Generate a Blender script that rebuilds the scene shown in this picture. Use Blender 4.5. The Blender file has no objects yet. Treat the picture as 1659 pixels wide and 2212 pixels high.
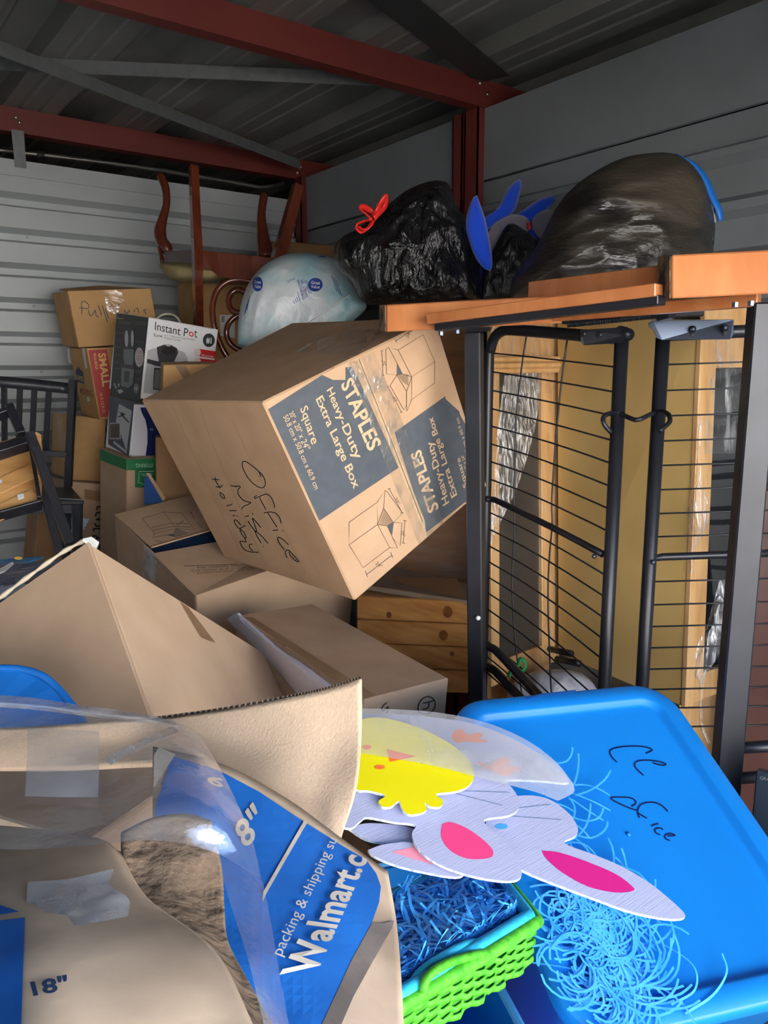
import bpy, bmesh, math, random
import numpy as np
from mathutils import Vector, Matrix, noise, geometry
from mathutils.bvhtree import BVHTree
random.seed(7)
SC = bpy.context.scene
COL = SC.collection

# ------------------------------------------------------------------ camera
W, H = 1659, 2212
CX, CY, F = W / 2, H / 2, 1667.0
EYE = Vector((0, 0, 1.6))
def _frame():
    v1 = Vector((-435 - CX, -(806 - CY), -F)); v2 = Vector((3100 - CX, -(793 - CY), -F))   # vanishing points of the side walls and of the back wall
    y = v1.normalized(); x = (v2 - y * v2.dot(y)).normalized(); z = x.cross(y)
    return Matrix((x, y, z))
RM = _frame()                                   # camera -> world
cam = bpy.data.cameras.new('camera'); cam_o = bpy.data.objects.new('camera', cam); COL.objects.link(cam_o)
cam.sensor_fit = 'HORIZONTAL'; cam.sensor_width = 36.0; cam.lens = 36.0 * F / W
cam.clip_start = 0.02; cam.clip_end = 200
M4 = RM.to_4x4(); M4.translation = EYE
cam_o.matrix_world = M4
SC.camera = cam_o

# ------------------------------------------------------------------ sky, sun, exposure
world = bpy.data.worlds.new('sky'); SC.world = world; world.use_nodes = True
wn = world.node_tree.nodes; wl = world.node_tree.links
sky = wn.new('ShaderNodeTexSky'); sky.sky_type = 'NISHITA'; sky.sun_disc = False
sky.sun_elevation = math.radians(41); sky.sun_rotation = math.radians(-15); sky.air_density = 1.0; sky.dust_density = 1.0
wn['Background'].inputs['Strength'].default_value = 0.30
wl.new(sky.outputs[0], wn['Background'].inputs['Color'])
sun = bpy.data.lights.new('sun', 'SUN'); sun.energy = 13.0; sun.angle = math.radians(0.6); sun.color = (1.0, 0.97, 0.935)
sun_o = bpy.data.objects.new('sun', sun); COL.objects.link(sun_o)
sun_o.rotation_euler = Vector((0.22, -0.95, -0.85)).to_track_quat('-Z', 'Y').to_euler()      # comes over the roof from behind the building
portal = bpy.data.lights.new('door_portal', 'AREA'); portal.shape = 'RECTANGLE'; portal.size = 2.3; portal.size_y = 2.08
portal.cycles.is_portal = True                   # sampling aid for the sky seen through the open door; gives no light of its own
portal_o = bpy.data.objects.new('door_portal', portal); COL.objects.link(portal_o)
portal_o.location = (0.40, -0.52, 1.03); portal_o.rotation_euler = (math.radians(90), 0, 0)
SC.view_settings.view_transform = 'Standard'; SC.view_settings.look = 'None'
SC.view_settings.gamma = 1.0; SC.view_settings.use_curve_mapping = False
SC.view_settings.exposure = 2.05
SC.cycles.use_denoising = True
SC.cycles.max_bounces = 10; SC.cycles.diffuse_bounces = 5; SC.cycles.transparent_max_bounces = 24
SC.cycles.sample_clamp_indirect = 6.0; SC.cycles.caustics_reflective = False; SC.cycles.caustics_refractive = False

# ------------------------------------------------------------------ pixel -> place
def ray(x, y):
    return (RM @ Vector((x - CX, -(y - CY), -F))) / F
def P(x, y, d): return EYE + ray(x, y) * d
def PP(pts, d=None): return [P(p[0], p[1], p[2] if len(p) > 2 else d) for p in pts]
def on_plane(x, y, pl):
    r = ray(x, y); return EYE + r * ((pl[0] - EYE).dot(pl[1]) / r.dot(pl[1]))
def plane(a, b, c):
    n = (b - a).cross(c - a).normalized()
    if n.dot(EYE - a) < 0: n = -n
    return (a, n)
def onX(x, y, v): r = ray(x, y); return EYE + r * (v / r.x)
def onY(x, y, v): r = ray(x, y); return EYE + r * (v / r.y)
def onZ(x, y, v): r = ray(x, y); return EYE + r * ((v - EYE.z) / r.z)
def to_px(p):
    c = RM.transposed() @ (Vector(p) - EYE); return (CX + F * c.x / -c.z, CY - F * c.y / -c.z, -c.z)

# ------------------------------------------------------------------ materials
def S(r, g, b):
    return tuple((c / 255 / 12.92) if c / 255 <= 0.04045 else ((c / 255 + 0.055) / 1.055) ** 2.4 for c in (r, g, b)) + (1.0,)
MATS = {}
def mat(name, col, rough=0.6, metal=0.0, spec=0.5, var=None, vscale=6.0, vstretch=(1, 1, 1), bump=0.0, bscale=60.0, bstretch=(1, 1, 1), bdist=0.004, coat=0.0, rvar=0.0, detail=4.0, ramp=(0.35, 0.7), trans=0.0, sheen=0.0, subsurf=0.0):
    """one Principled material; var = second colour mixed in by stretched noise, bump = stretched noise relief"""
    if name in MATS: return MATS[name]
    m = bpy.data.materials.new(name); m.use_nodes = True; MATS[name] = m
    n = m.node_tree.nodes; l = m.node_tree.links; b = n['Principled BSDF']
    b.inputs['Base Color'].default_value = col; b.inputs['Roughness'].default_value = rough; b.inputs['Metallic'].default_value = metal
    b.inputs['Specular IOR Level'].default_value = spec; b.inputs['Coat Weight'].default_value = coat
    b.inputs['Transmission Weight'].default_value = trans; b.inputs['Sheen Weight'].default_value = sheen
    if subsurf: b.inputs['Subsurface Weight'].default_value = subsurf; b.inputs['Subsurface Radius'].default_value = (0.01, 0.01, 0.01)
    tc = n.new('ShaderNodeTexCoord')
    def nz(scale, stretch, det):
        mp = n.new('ShaderNodeMapping'); mp.inputs['Scale'].default_value = stretch; l.new(tc.outputs['Object'], mp.inputs['Vector'])
        t = n.new('ShaderNodeTexNoise'); t.inputs['Scale'].default_value = scale; t.inputs['Detail'].default_value = det; l.new(mp.outputs[0], t.inputs['Vector'])
        return t
    if var is not None or rvar:
        t = nz(vscale, vstretch, detail)
        r = n.new('ShaderNodeMapRange'); r.inputs['From Min'].default_value = ramp[0]; r.inputs['From Max'].default_value = ramp[1]; l.new(t.outputs['Fac'], r.inputs['Value'])
        if var is not None:
            mx = n.new('ShaderNodeMix'); mx.data_type = 'RGBA'; mx.inputs['A'].default_value = col; mx.inputs['B'].default_value = var
            l.new(r.outputs[0], mx.inputs['Factor']); l.new(mx.outputs['Result'], b.inputs['Base Color'])
        if rvar:
            r2 = n.new('ShaderNodeMapRange'); r2.inputs['To Min'].default_value = rough; r2.inputs['To Max'].default_value = min(1, rough + rvar); l.new(r.outputs[0], r2.inputs['Value']); l.new(r2.outputs[0], b.inputs['Roughness'])
    if bump:
        t = nz(bscale, bstretch, 5.0)
        bp = n.new('ShaderNodeBump'); bp.inputs['Strength'].default_value = bump; bp.inputs['Distance'].default_value = bdist
        l.new(t.outputs['Fac'], bp.inputs['Height']); l.new(bp.outputs[0], b.inputs['Normal'])
    return m
def film(name, col=(0.9, 0.92, 0.95, 1), lo=0.06, hi=0.45, scale=8.0, stretch=(1, 1, 1), rough=0.12, bump=0.6, haze=0.25, r0=0.45, r1=0.7):
    """thin clear plastic film: mostly see-through, with milky creases and gloss"""
    if name in MATS: return MATS[name]
    m = bpy.data.materials.new(name); m.use_nodes = True; MATS[name] = m
    n = m.node_tree.nodes; l = m.node_tree.links; n.remove(n['Principled BSDF']); out = n['Material Output']
    tr = n.new('ShaderNodeBsdfTransparent'); gl = n.new('ShaderNodeBsdfGlossy'); gl.inputs['Roughness'].default_value = rough; gl.inputs['Color'].default_value = (1, 1, 1, 1)
    df = n.new('ShaderNodeBsdfDiffuse'); df.inputs['Color'].default_value = col
    tc = n.new('ShaderNodeTexCoord'); mp = n.new('ShaderNodeMapping'); mp.inputs['Scale'].default_value = stretch; l.new(tc.outputs['Object'], mp.inputs['Vector'])
    t = n.new('ShaderNodeTexNoise'); t.inputs['Scale'].default_value = scale; t.inputs['Detail'].default_value = 6; l.new(mp.outputs[0], t.inputs['Vector'])
    r = n.new('ShaderNodeMapRange'); r.inputs['From Min'].default_value = r0; r.inputs['From Max'].default_value = r1; r.inputs['To Min'].default_value = lo; r.inputs['To Max'].default_value = hi; l.new(t.outputs['Fac'], r.inputs['Value'])
    bp = n.new('ShaderNodeBump'); bp.inputs['Strength'].default_value = bump; bp.inputs['Distance'].default_value = 0.01; l.new(t.outputs['Fac'], bp.inputs['Height']); l.new(bp.outputs[0], gl.inputs['Normal']); l.new(bp.outputs[0], df.inputs['Normal'])
    gd = n.new('ShaderNodeMixShader'); gd.inputs[0].default_value = haze; l.new(gl.outputs[0], gd.inputs[1]); l.new(df.outputs[0], gd.inputs[2])
    mx = n.new('ShaderNodeMixShader'); l.new(r.outputs[0], mx.inputs[0]); l.new(tr.outputs[0], mx.inputs[1]); l.new(gd.outputs[0], mx.inputs[2])
    l.new(mx.outputs[0], out.inputs['Surface'])
    return m

# ------------------------------------------------------------------ objects
def props(o, label=None, cat=None, group=None, kind=None):
    if label: o['label'] = label
    if cat: o['category'] = cat
    if group: o['group'] = group
    if kind: o['kind'] = kind
    return o
def attach(o, parent):
    o.parent = parent
    if parent.type == 'EMPTY': o.matrix_parent_inverse = Matrix.Translation(-parent.location)
def thing(name, label, cat, loc, group=None):
    o = bpy.data.objects.new(name, None); o.empty_display_size = 0.05; COL.objects.link(o); o.location = Vector(loc)
    return props(o, label, cat, group)
def mk(name, verts, faces, m, parent=None, smooth=False, label=None, cat=None, group=None, kind=None):
    me = bpy.data.meshes.new(name); me.from_pydata([tuple(v) for v in verts], [], faces); me.update()
    if m: me.materials.append(m)
    if smooth: me.polygons.foreach_set('use_smooth', [True] * len(me.polygons))
    o = bpy.data.objects.new(name, me); COL.objects.link(o)
    if parent is not None: attach(o, parent)
    return props(o, label, cat, group, kind)
def fix_normals(o):
    bm = bmesh.new(); bm.from_mesh(o.data); bmesh.ops.recalc_face_normals(bm, faces=bm.faces[:]); bm.to_mesh(o.data); bm.free(); return o
def bevel(o, w, seg=1):
    bm = bmesh.new(); bm.from_mesh(o.data); bmesh.ops.recalc_face_normals(bm, faces=bm.faces[:])
    bmesh.ops.bevel(bm, geom=[e for e in bm.edges if len(e.link_faces) == 2 and e.calc_face_angle(0) > 0.35], offset=w, segments=seg, affect='EDGES', profile=0.6)
    bm.to_mesh(o.data); bm.free(); return o
HF = [(0, 1, 2, 3), (4, 7, 6, 5), (0, 4, 5, 1), (1, 5, 6, 2), (2, 6, 7, 3), (3, 7, 4, 0)]
def hexa(name, c8, m, parent=None, bw=0.003, **k):
    """box from 8 corners: 0-3 one face, 4-7 the opposite one in the same order"""
    o = mk(name, c8, HF, m, parent, **k); fix_normals(o)
    if bw: bevel(o, bw)
    bm = bmesh.new(); bm.from_mesh(o.data); bmesh.ops.triangulate(bm, faces=bm.faces[:]); bm.to_mesh(o.data); bm.free()
    return o
def axis_box(name, lo, hi, m, parent=None, bw=0.0, **k):
    (a, b, c), (d, e, f) = lo, hi
    return hexa(name, [(a, b, c), (d, b, c), (d, e, c), (a, e, c), (a, b, f), (d, b, f), (d, e, f), (a, e, f)], m, parent, bw, **k)
def bar(name, p, q, w, h, m, parent=None, up=Vector((0, 0, 1)), bw=0.0015, **k):
    """straight bar of rectangular section from p to q (w across, h along 'up')"""
    p, q = Vector(p), Vector(q); t = (q - p).normalized(); s = t.cross(Vector(up)).normalized(); u = s.cross(t)
    c = [a + s * (w / 2 * i) + u * (h / 2 * j) for a in (p, q) for i, j in ((-1, -1), (1, -1), (1, 1), (-1, 1))]
    return hexa(name, c, m, parent, bw, **k)
def smooth_line(pts, n=6):
    pts = [Vector(p) for p in pts]
    if len(pts) < 3: return pts
    out = []
    e = [pts[0] * 2 - pts[1]] + pts + [pts[-1] * 2 - pts[-2]]
    for i in range(1, len(e) - 2):
        a, b, c, d = e[i - 1], e[i], e[i + 1], e[i + 2]
        for k in range(n):
            t = k / n
            out.append(0.5 * ((2 * b) + (c - a) * t + (2 * a - 5 * b + 4 * c - d) * t * t + (3 * b - a - 3 * c + d) * t ** 3))
    out.append(pts[-1]); return out
def tube_geo(pts, r, n=10, closed=False, flat=1.0, up=None):
    """verts, faces of a tube along pts; r a number or a list; flat squeezes it across 'up'"""
    pts = [Vector(p) for p in pts]; N = len(pts); vs = []; fs = []
    u = None
    for i, p in enumerate(pts):
        t = (pts[(i + 1) % N if closed else min(i + 1, N - 1)] - pts[(i - 1) % N if closed else max(i - 1, 0)]).normalized()
        if u is None:
            ref = Vector(up) if up is not None else (Vector((0, 0, 1)) if abs(t.z) < 0.9 else Vector((1, 0, 0)))
            u = (ref - t * ref.dot(t)).normalized()
        else:
            ref = Vector(up) if up is not None else u
            q = ref - t * ref.dot(t)
            u = q.normalized() if q.length > 1e-5 else u
        s = t.cross(u)
        rr = r[i] if isinstance(r, (list, tuple)) else r
        for k in range(n):
            a = 2 * math.pi * k / n
            vs.append(p + s * (math.cos(a) * rr) + u * (math.sin(a) * rr * flat))
    for i in range(N if closed else N - 1):
        j = (i + 1) % N
        for k in range(n):
            fs.append((i * n + k, i * n + (k + 1) % n, j * n + (k + 1) % n, j * n + k))
    if not closed:
        fs.append(tuple(range(n))[::-1]); fs.append(tuple(range((N - 1) * n, N * n)))
    return vs, fs
def tube(name, pts, r, m, parent=None, n=10, smooth=True, **k):
    kk = {q: k.pop(q) for q in ('closed', 'flat', 'up') if q in k}
    v, f = tube_geo(pts, r, n, **kk)
    o = mk(name, v, f, m, parent, smooth, **k); fix_normals(o)
    return o
def merge(name, geos, m, parent=None, smooth=False, **k):
    vs, fs = [], []
    for v, f in geos:
        b = len(vs); vs += list(v); fs += [tuple(i + b for i in q) for q in f]
    return mk(name, vs, fs, m, parent, smooth, **k)
def slab(name, front, back_vec, m, parent=None, bw=0.0, **k):
    """closed plate from an outline (list of points) extruded by back_vec"""
    n = len(front); bv = Vector(back_vec); v = [Vector(p) for p in front] + [Vector(p) + bv for p in front]
    f = [tuple(range(n)), tuple(range(2 * n - 1, n - 1, -1))] + [(i, i + n, (i + 1) % n + n, (i + 1) % n) for i in range(n)]
    o = mk(name, v, f, m, parent, **k); fix_normals(o)
    if bw: bevel(o, bw)
    bm = bmesh.new(); bm.from_mesh(o.data); bmesh.ops.triangulate(bm, faces=bm.faces[:]); bm.to_mesh(o.data); bm.free()
    return o
def patch_pts(rows, nu=8, nv=8):
    """smooth grid through rows of (x, y, depth) control points"""
    R = [smooth_line([P(*q) for q in r], nu) for r in rows]
    C = [smooth_line([r[i] for r in R], nv) for i in range(len(R[0]))]
    return [[C[i][j] for i in range(len(C))] for j in range(len(C[0]))]
def grid_faces(nr, nc): return [(r * nc + c, r * nc + c + 1, (r + 1) * nc + c + 1, (r + 1) * nc + c) for r in range(nr - 1) for c in range(nc - 1)]
def patch(name, rows, m, parent=None, thick=0.004, nu=8, nv=8, wob=0.0, wscale=14.0, **k):
    g = patch_pts(rows, nu, nv); nr, nc = len(g), len(g[0])
    v = [p for r in g for p in r]
    if wob: v = [p + (p - EYE).normalized() * (noise.noise(p * wscale) * wob) for p in v]
    o = mk(name, v, grid_faces(nr, nc), m, parent, True, **k)
    if thick:
        # give the sheet its own thickness, away from the eye
        bm = bmesh.new(); bm.from_mesh(o.data); bmesh.ops.recalc_face_normals(bm, faces=bm.faces[:])
        bm.normal_update(); s = sum((f.normal.dot(EYE - f.calc_center_median()) for f in bm.faces))
        if s < 0: bmesh.ops.reverse_faces(bm, faces=bm.faces[:])
        bm.normal_update()
        fr = list(bm.verts); ff = list(bm.faces); bd = [e for e in bm.edges if len(e.link_faces) == 1]
        mp = {q: bm.verts.new(q.co - q.normal * thick) for q in fr}
        for f in ff:
            nf = bm.faces.new([mp[q] for q in reversed(f.verts)]); nf.smooth = True
        for e in bd:
            a, b = e.verts; l = e.link_loops[0]
            if l.vert is not a: a, b = b, a
            bm.faces.new((b, a, mp[a], mp[b]))
        bmesh.ops.recalc_face_normals(bm, faces=bm.faces[:])
        bm.to_mesh(o.data); bm.free()
    return o

# ------------------------------------------------------------------ print on surfaces
def bvh_of(objs):
    vs, fs = [], []
    for o in (objs if isinstance(objs, (list, tuple)) else [objs]):
        b = len(vs); vs += [v.co.copy() for v in o.data.vertices]; fs += [tuple(i + b for i in p.vertices) for p in o.data.polygons]
    return BVHTree.FromPolygons(vs, fs)
def drop(tgt, x, y, off=0.0008):
    """the place on a surface that lies under one pixel; tgt = plane tuple or BVH"""
    if isinstance(tgt, tuple):
        return on_plane(x, y, tgt) + tgt[1] * off
    r = ray(x, y); d = r.normalized(); h, nn, _, _ = tgt.ray_cast(EYE, d)
    if h is None: return None
    if nn.dot(d) > 0: nn = -nn
    return h + (nn * 0.5 - d * 0.5).normalized() * off
def in_poly(x, y, poly):
    c = False; j = len(poly) - 1
    for i in range(len(poly)):
        a, b = poly[i], poly[j]
        if (a[1] > y) != (b[1] > y) and x < (b[0] - a[0]) * (y - a[1]) / (b[1] - a[1]) + a[0]: c = not c
        j = i
    return c
def decal(name, tgt, poly, m, parent, off=0.0008, step=None, **k):
    """flat print: a pixel outline laid on a surface"""
    pts = [Vector((p[0], p[1])) for p in poly]
    dense = []
    for i, p in enumerate(pts):
        q = pts[(i + 1) % len(pts)]; n = 1 if step is None else max(1, int((q - p).length / step))
        dense += [p + (q - p) * (t / n) for t in range(n)]
    inner = []
    if step:
        xs = [p.x for p in pts]; ys = [p.y for p in pts]
        yy = min(ys) + step / 2
        while yy < max(ys):
            xx = min(xs) + step / 2
            while xx < max(xs):
                if in_poly(xx, yy, [tuple(p) for p in pts]): inner.append(Vector((xx, yy)))
                xx += step
            yy += step
    n = len(dense)
    v2, _, f2, _, _, _ = geometry.delaunay_2d_cdt(dense + inner, [(i, (i + 1) % n) for i in range(n)], [], 1 if True else 0, 1e-4)
    ctr = sum(pts, Vector((0, 0))) / len(pts)
    def hit(p):
        for t in (0, 0.012, 0.025, 0.05, 0.08):
            q = p.lerp(ctr, t); h = drop(tgt, q.x, q.y, off)
            if h is not None: return h
    vv = [hit(p) for p in v2]
    fs = [tuple(f) for f in f2 if all(vv[i] is not None for i in f)]
    dd = [(v - EYE).length if v is not None else 0 for v in vv]
    if step: fs = [f for f in fs if max(dd[i] for i in f) - min(dd[i] for i in f) < 0.12]
    o = mk(name, [v if v is not None else EYE for v in vv], fs, m, parent, **k); fix_normals(o)
    return o
def homography(src, dst):
    A = []; B = []
    for (x, y), (u, v) in zip(src, dst):
        A.append([x, y, 1, 0, 0, 0, -u * x, -u * y]); B.append(u); A.append([0, 0, 0, x, y, 1, -v * x, -v * y]); B.append(v)
    h = list(np.linalg.solve(np.array(A), np.array(B))) + [1.0]
    return lambda x, y: ((h[0] * x + h[1] * y + h[2]) / (h[6] * x + h[7] * y + 1), (h[3] * x + h[4] * y + h[5]) / (h[6] * x + h[7] * y + 1))
def text_mesh(s, bold=0.0, spacing=1.0, shear=0.0):
    cu = bpy.data.curves.new('txt', 'FONT'); cu.body = s; cu.size = 1; cu.offset = bold; cu.space_character = spacing; cu.shear = shear; cu.resolution_u = 3; cu.fill_mode = 'FRONT'
    ob = bpy.data.objects.new('txt', cu); COL.objects.link(ob)
    dg = bpy.context.evaluated_depsgraph_get(); me = bpy.data.meshes.new_from_object(ob.evaluated_get(dg))
    v = [(q.co.x, q.co.y) for q in me.vertices]; f = [tuple(p.vertices) for p in me.polygons]
    bpy.data.objects.remove(ob); bpy.data.curves.remove(cu); bpy.data.meshes.remove(me)
    return v, f
def text(name, tgt, s, quad, m, parent, bold=0.0, off=0.0014, spacing=1.0, shear=0.0, **k):
    """lettering whose bounding box fills a pixel quad (top-left, top-right, bottom-right, bottom-left), laid on a surface"""
    v, f = text_mesh(s, bold, spacing, shear)
    xs = [p[0] for p in v]; ys = [p[1] for p in v]; a, b, c, d = min(xs), max(xs), min(ys), max(ys)
    hm = homography([(a, d), (b, d), (b, c), (a, c)], quad)
    vv = [drop(tgt, *hm(*p), off) for p in v]
    f = [q for q in f if all(vv[i] is not None for i in q)]
    o = mk(name, [p if p is not None else EYE for p in vv], f, m, parent, **k); fix_normals(o)
    return o
def stroke_geo(tgt, pts, w, off=0.001, sm=True, closed=False):
    if closed: pts = list(pts) + [pts[0]]
    p2 = [Vector((p[0], p[1], 0)) for p in pts]
    if sm and len(p2) > 2: p2 = smooth_line(p2, 6)
    vs, fs = [], []; n = len(p2)
    for i, p in enumerate(p2):
        t = (p2[min(i + 1, n - 1)] - p2[max(i - 1, 0)]); t = t.normalized() if t.length > 1e-6 else Vector((1, 0, 0))
        s = Vector((-t.y, t.x, 0)) * (w / 2)
        for q in (p + s, p - s):
            h = drop(tgt, q.x, q.y, off); vs.append(h)
    for i in range(n - 1):
        q = (2 * i, 2 * i + 1, 2 * i + 3, 2 * i + 2)
        if all(vs[j] is not None for j in q): fs.append(q)
    return [v if v is not None else EYE for v in vs], fs
def strokes(name, tgt, lines, w, m, parent, off=0.001, sm=True, **k):
    """drawn lines (pixel polylines) laid on a surface"""
    o = merge(name, [stroke_geo(tgt, l, w, off, sm) for l in lines], m, parent, **k); fix_normals(o); return o

def blob(name, outline, d0, thick, m, parent=None, nu=72, nv=36, fold=0.012, fscale=(9, 9, 9), seed=0, smooth=True, squash=0.75, dslope=(0, 0), back=None, lump=0.02, **k):
    """a filled bag: its outline (pixels) swells towards and away from the eye at depth d0"""
    pts = smooth_line([Vector((p[0], p[1], 0)) for p in outline] + [Vector((outline[0][0], outline[0][1], 0))], 8)
    cx = sum(p.x for p in pts) / len(pts); cy = sum(p.y for p in pts) / len(pts)
    L = [0]
    for i in range(1, len(pts)): L.append(L[-1] + (pts[i] - pts[i - 1]).length)
    ring = []
    for i in range(nu):
        t = L[-1] * i / nu; j = max(q for q in range(len(L) - 1) if L[q] <= t); u = (t - L[j]) / max(1e-9, L[j + 1] - L[j]); ring.append(pts[j].lerp(pts[j + 1], u))
    fw = ray(CX, CY); vs = []; fs = []
    off = Vector((seed * 3.7, seed * 1.3, seed * 2.1))
    for j in range(nv + 1):
        ph = -math.pi / 2 + math.pi * j / nv; c = math.cos(ph) ** squash if abs(math.cos(ph)) > 1e-9 else 0; s = math.sin(ph)
        for i in range(nu):
            x = cx + (ring[i].x - cx) * c; y = cy + (ring[i].y - cy) * c
            d = d0 + dslope[0] * (x - cx) / 100 + dslope[1] * (y - cy) / 100 + s * (thick if s < 0 else (back or thick))
            # keep the outline where it is: the ring scales with depth inside P
            p = P(x, y, d0 + dslope[0] * (x - cx) / 100 + dslope[1] * (y - cy) / 100) + ray(x, y) * (s * (thick if s < 0 else (back or thick)))
            q = Vector((p.x * fscale[0], p.y * fscale[1], p.z * fscale[2])) + off
            e = abs(s)
            n1 = (1 - abs(noise.noise(q)) * 2.4) * 0.65 + (1 - abs(noise.noise(q * 2.3 + off)) * 2.4) * 0.35; n2 = noise.noise(p * 5 + off)
            p = p - ray(x, y).normalized() * (e * (fold * n1 + lump * n2))
            vs.append(p)
    for j in range(nv):
        for i in range(nu):
            fs.append((j * nu + i, j * nu + (i + 1) % nu, (j + 1) * nu + (i + 1) % nu, (j + 1) * nu + i))
    o = mk(name, vs, fs, m, parent, smooth, **k)
    bm = bmesh.new(); bm.from_mesh(o.data); bmesh.ops.remove_doubles(bm, verts=bm.verts[:], dist=1e-5); bmesh.ops.recalc_face_normals(bm, faces=bm.faces[:]); bm.to_mesh(o.data); bm.free()
    return o

# ================================================================== materials shared
M_WALL = mat('painted_steel_wall', S(178, 184, 187), 0.42, 0.1, var=S(166, 171, 173), vscale=3, bump=0.05, bscale=40)
M_WALLR = mat('darker_grey_wall', S(138, 145, 150), 0.42, 0.15, var=S(128, 134, 138), vscale=3, bump=0.05, bscale=40)  # right wall in a darker grey than the back wall
M_ROOF = mat('galvalume_roof', S(132, 134, 130), 0.45, 0.25, var=S(122, 124, 121), vscale=4, bump=0.05, bscale=30)
M_RED = mat('red_oxide_steel', S(112, 46, 40), 0.5, 0.0, var=S(98, 40, 35), vscale=5)
M_GALV = mat('galvanised_strap', S(106, 110, 112), 0.5, 0.2, var=S(96, 100, 102), vscale=30, bump=0.05)
M_SCREW = mat('zinc_screw', S(205, 205, 200), 0.3, 0.9)
M_CONC = mat('concrete', S(182, 173, 160), 0.85, var=S(156, 148, 137), vscale=4, bump=0.2, bscale=30)
M_STUCCO = mat('pale_stucco', S(220, 218, 214), 0.9, bump=0.2, bscale=20)
M_SLAB = mat('unit_slab', S(120, 116, 110), 0.85, var=S(96, 92, 88), vscale=3)

# ================================================================== the storage unit
XR, YB, ZW, ZR = 2.206, 3.66, 2.573, 2.668      # right wall, back wall, wall-panel height, underside of the roof pans
XL, YF = -0.95, -0.5                           # left wall, front wall with the open roll-up door
axis_box('floor', (XL - 3.2, YF, -0.12), (XR + 3, 7.2, 0.0), M_SLAB, kind='structure')
axis_box('ground', (-25, -30, -0.22), (25, YF - 0.001, -0.02), M_CONC, kind='structure')
axis_box('wall_opposite_building', (-25, -9.3, -0.02), (25, -9, 4.2), M_STUCCO, kind='structure')  # unseen building opposite; tall and pale to bounce sunlight into the unit
def ribbed(name, x0, x1, z0, z1, lines, depth, along, pos, face, m):
    """horizontally ribbed sheet: lines = list of (z_top_of_groove, up_bevel, flat, low_bevel); depth < 0 pushes it away from the room"""
    prof = [(z1, 0.0)]
    for zt, b1, fl, b2 in lines:
        prof += [(zt, 0.0), (zt - b1, depth), (zt - b1 - fl, depth), (zt - b1 - fl - b2, 0.0)]
    prof.append((z0, 0.0))
    vs, fs = [], []
    for z, o in prof:
        for a in (x0, x1):
            for t in (0.0, 0.012):
                q = pos + face * (o - t)
                vs.append((a, q, z) if along == 'x' else (q, a, z))
    n = len(prof)
    for i in range(n - 1):
        b = 4 * i
        fs += [(b, b + 2, b + 6, b + 4), (b + 1, b + 5, b + 7, b + 3), (b, b + 4, b + 5, b + 1), (b + 2, b + 3, b + 7, b + 6)]
    fs += [(0, 1, 3, 2), (4 * n - 4, 4 * n - 2, 4 * n - 1, 4 * n - 3)]
    o = mk(name, vs, fs, m, kind='structure'); fix_normals(o); return o
back_lines = [(2.342 + 0.1425 - 0.1425 * k, 0.020, 0.026, 0.014) for k in range(0, 16)]
back_lines[0] = (2.452, 0.004, 0.020, 0.014)
wall_back = ribbed('wall_back', XL, XR - 0.03, 0.0, 2.468, back_lines[1:], -0.042, 'x', YB, -1, M_WALL)
axis_box('wall_cap', (XL, YB - 0.004, 2.432), (XR - 0.03, YB + 0.02, 2.470), M_WALL, wall_back)
axis_box('wall_cap_lip', (XL, YB - 0.010, 2.405), (XR - 0.03, YB - 0.001, 2.434), M_WALL, wall_back)
right_lines = [(2.330, 0.004, 0.030, 0.012)]
def zx(y): return onX(1659, y, XR).z
zz = [(292, 303, 320, 340), (410, 425, 445, 461), (528, 542, 560, 576)]
rl = [(zx(215), 0.010, 0.018, 0.0)]
prof_r = []
for a, b, c, d in zz: prof_r.append((zx(a), zx(a) - zx(b), zx(b) - zx(c), zx(c) - zx(d)))
p0 = prof_r[0][0] - prof_r[-1][0]; per = p0 / 2
for k in range(12):
    a, b, c, d = prof_r[-1]; prof_r.append((a - per, b, c, d))
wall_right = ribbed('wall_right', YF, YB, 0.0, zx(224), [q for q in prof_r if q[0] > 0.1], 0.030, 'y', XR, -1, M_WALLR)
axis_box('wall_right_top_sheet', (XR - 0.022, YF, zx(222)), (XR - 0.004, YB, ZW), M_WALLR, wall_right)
axis_box('wall_left', (XL - 0.03, YF, 0), (XL, YB, 2.47), M_WALL, kind='structure')
# unseen front wall: jambs and header set to limit light on the right wall
axis_box('wall_front_jamb', (XL - 3.2, YF - 0.12, 0), (-0.75, YF, ZR), M_WALL, kind='structure')
axis_box('wall_front_jamb', (1.55, YF - 0.12, 0), (XR + 3, YF, ZR), M_WALL, kind='structure')
axis_box('wall_front_header', (-0.75, YF - 0.12, 2.06), (1.55, YF, ZR), M_WALL, kind='structure')
# the rest of the building round the unit
axis_box('wall_outer_back', (XL - 3.2, 7.0, 0), (XR + 3, 7.2, ZR), M_WALL, kind='structure')
axis_box('wall_outer_left', (XL - 3.4, YF - 0.12, 0), (XL - 3.2, 7.2, ZR), M_WALL, kind='structure')
axis_box('wall_outer_right', (XR + 3, YF - 0.12, 0), (XR + 3.2, 7.2, ZR), M_WALL, kind='structure')
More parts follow.
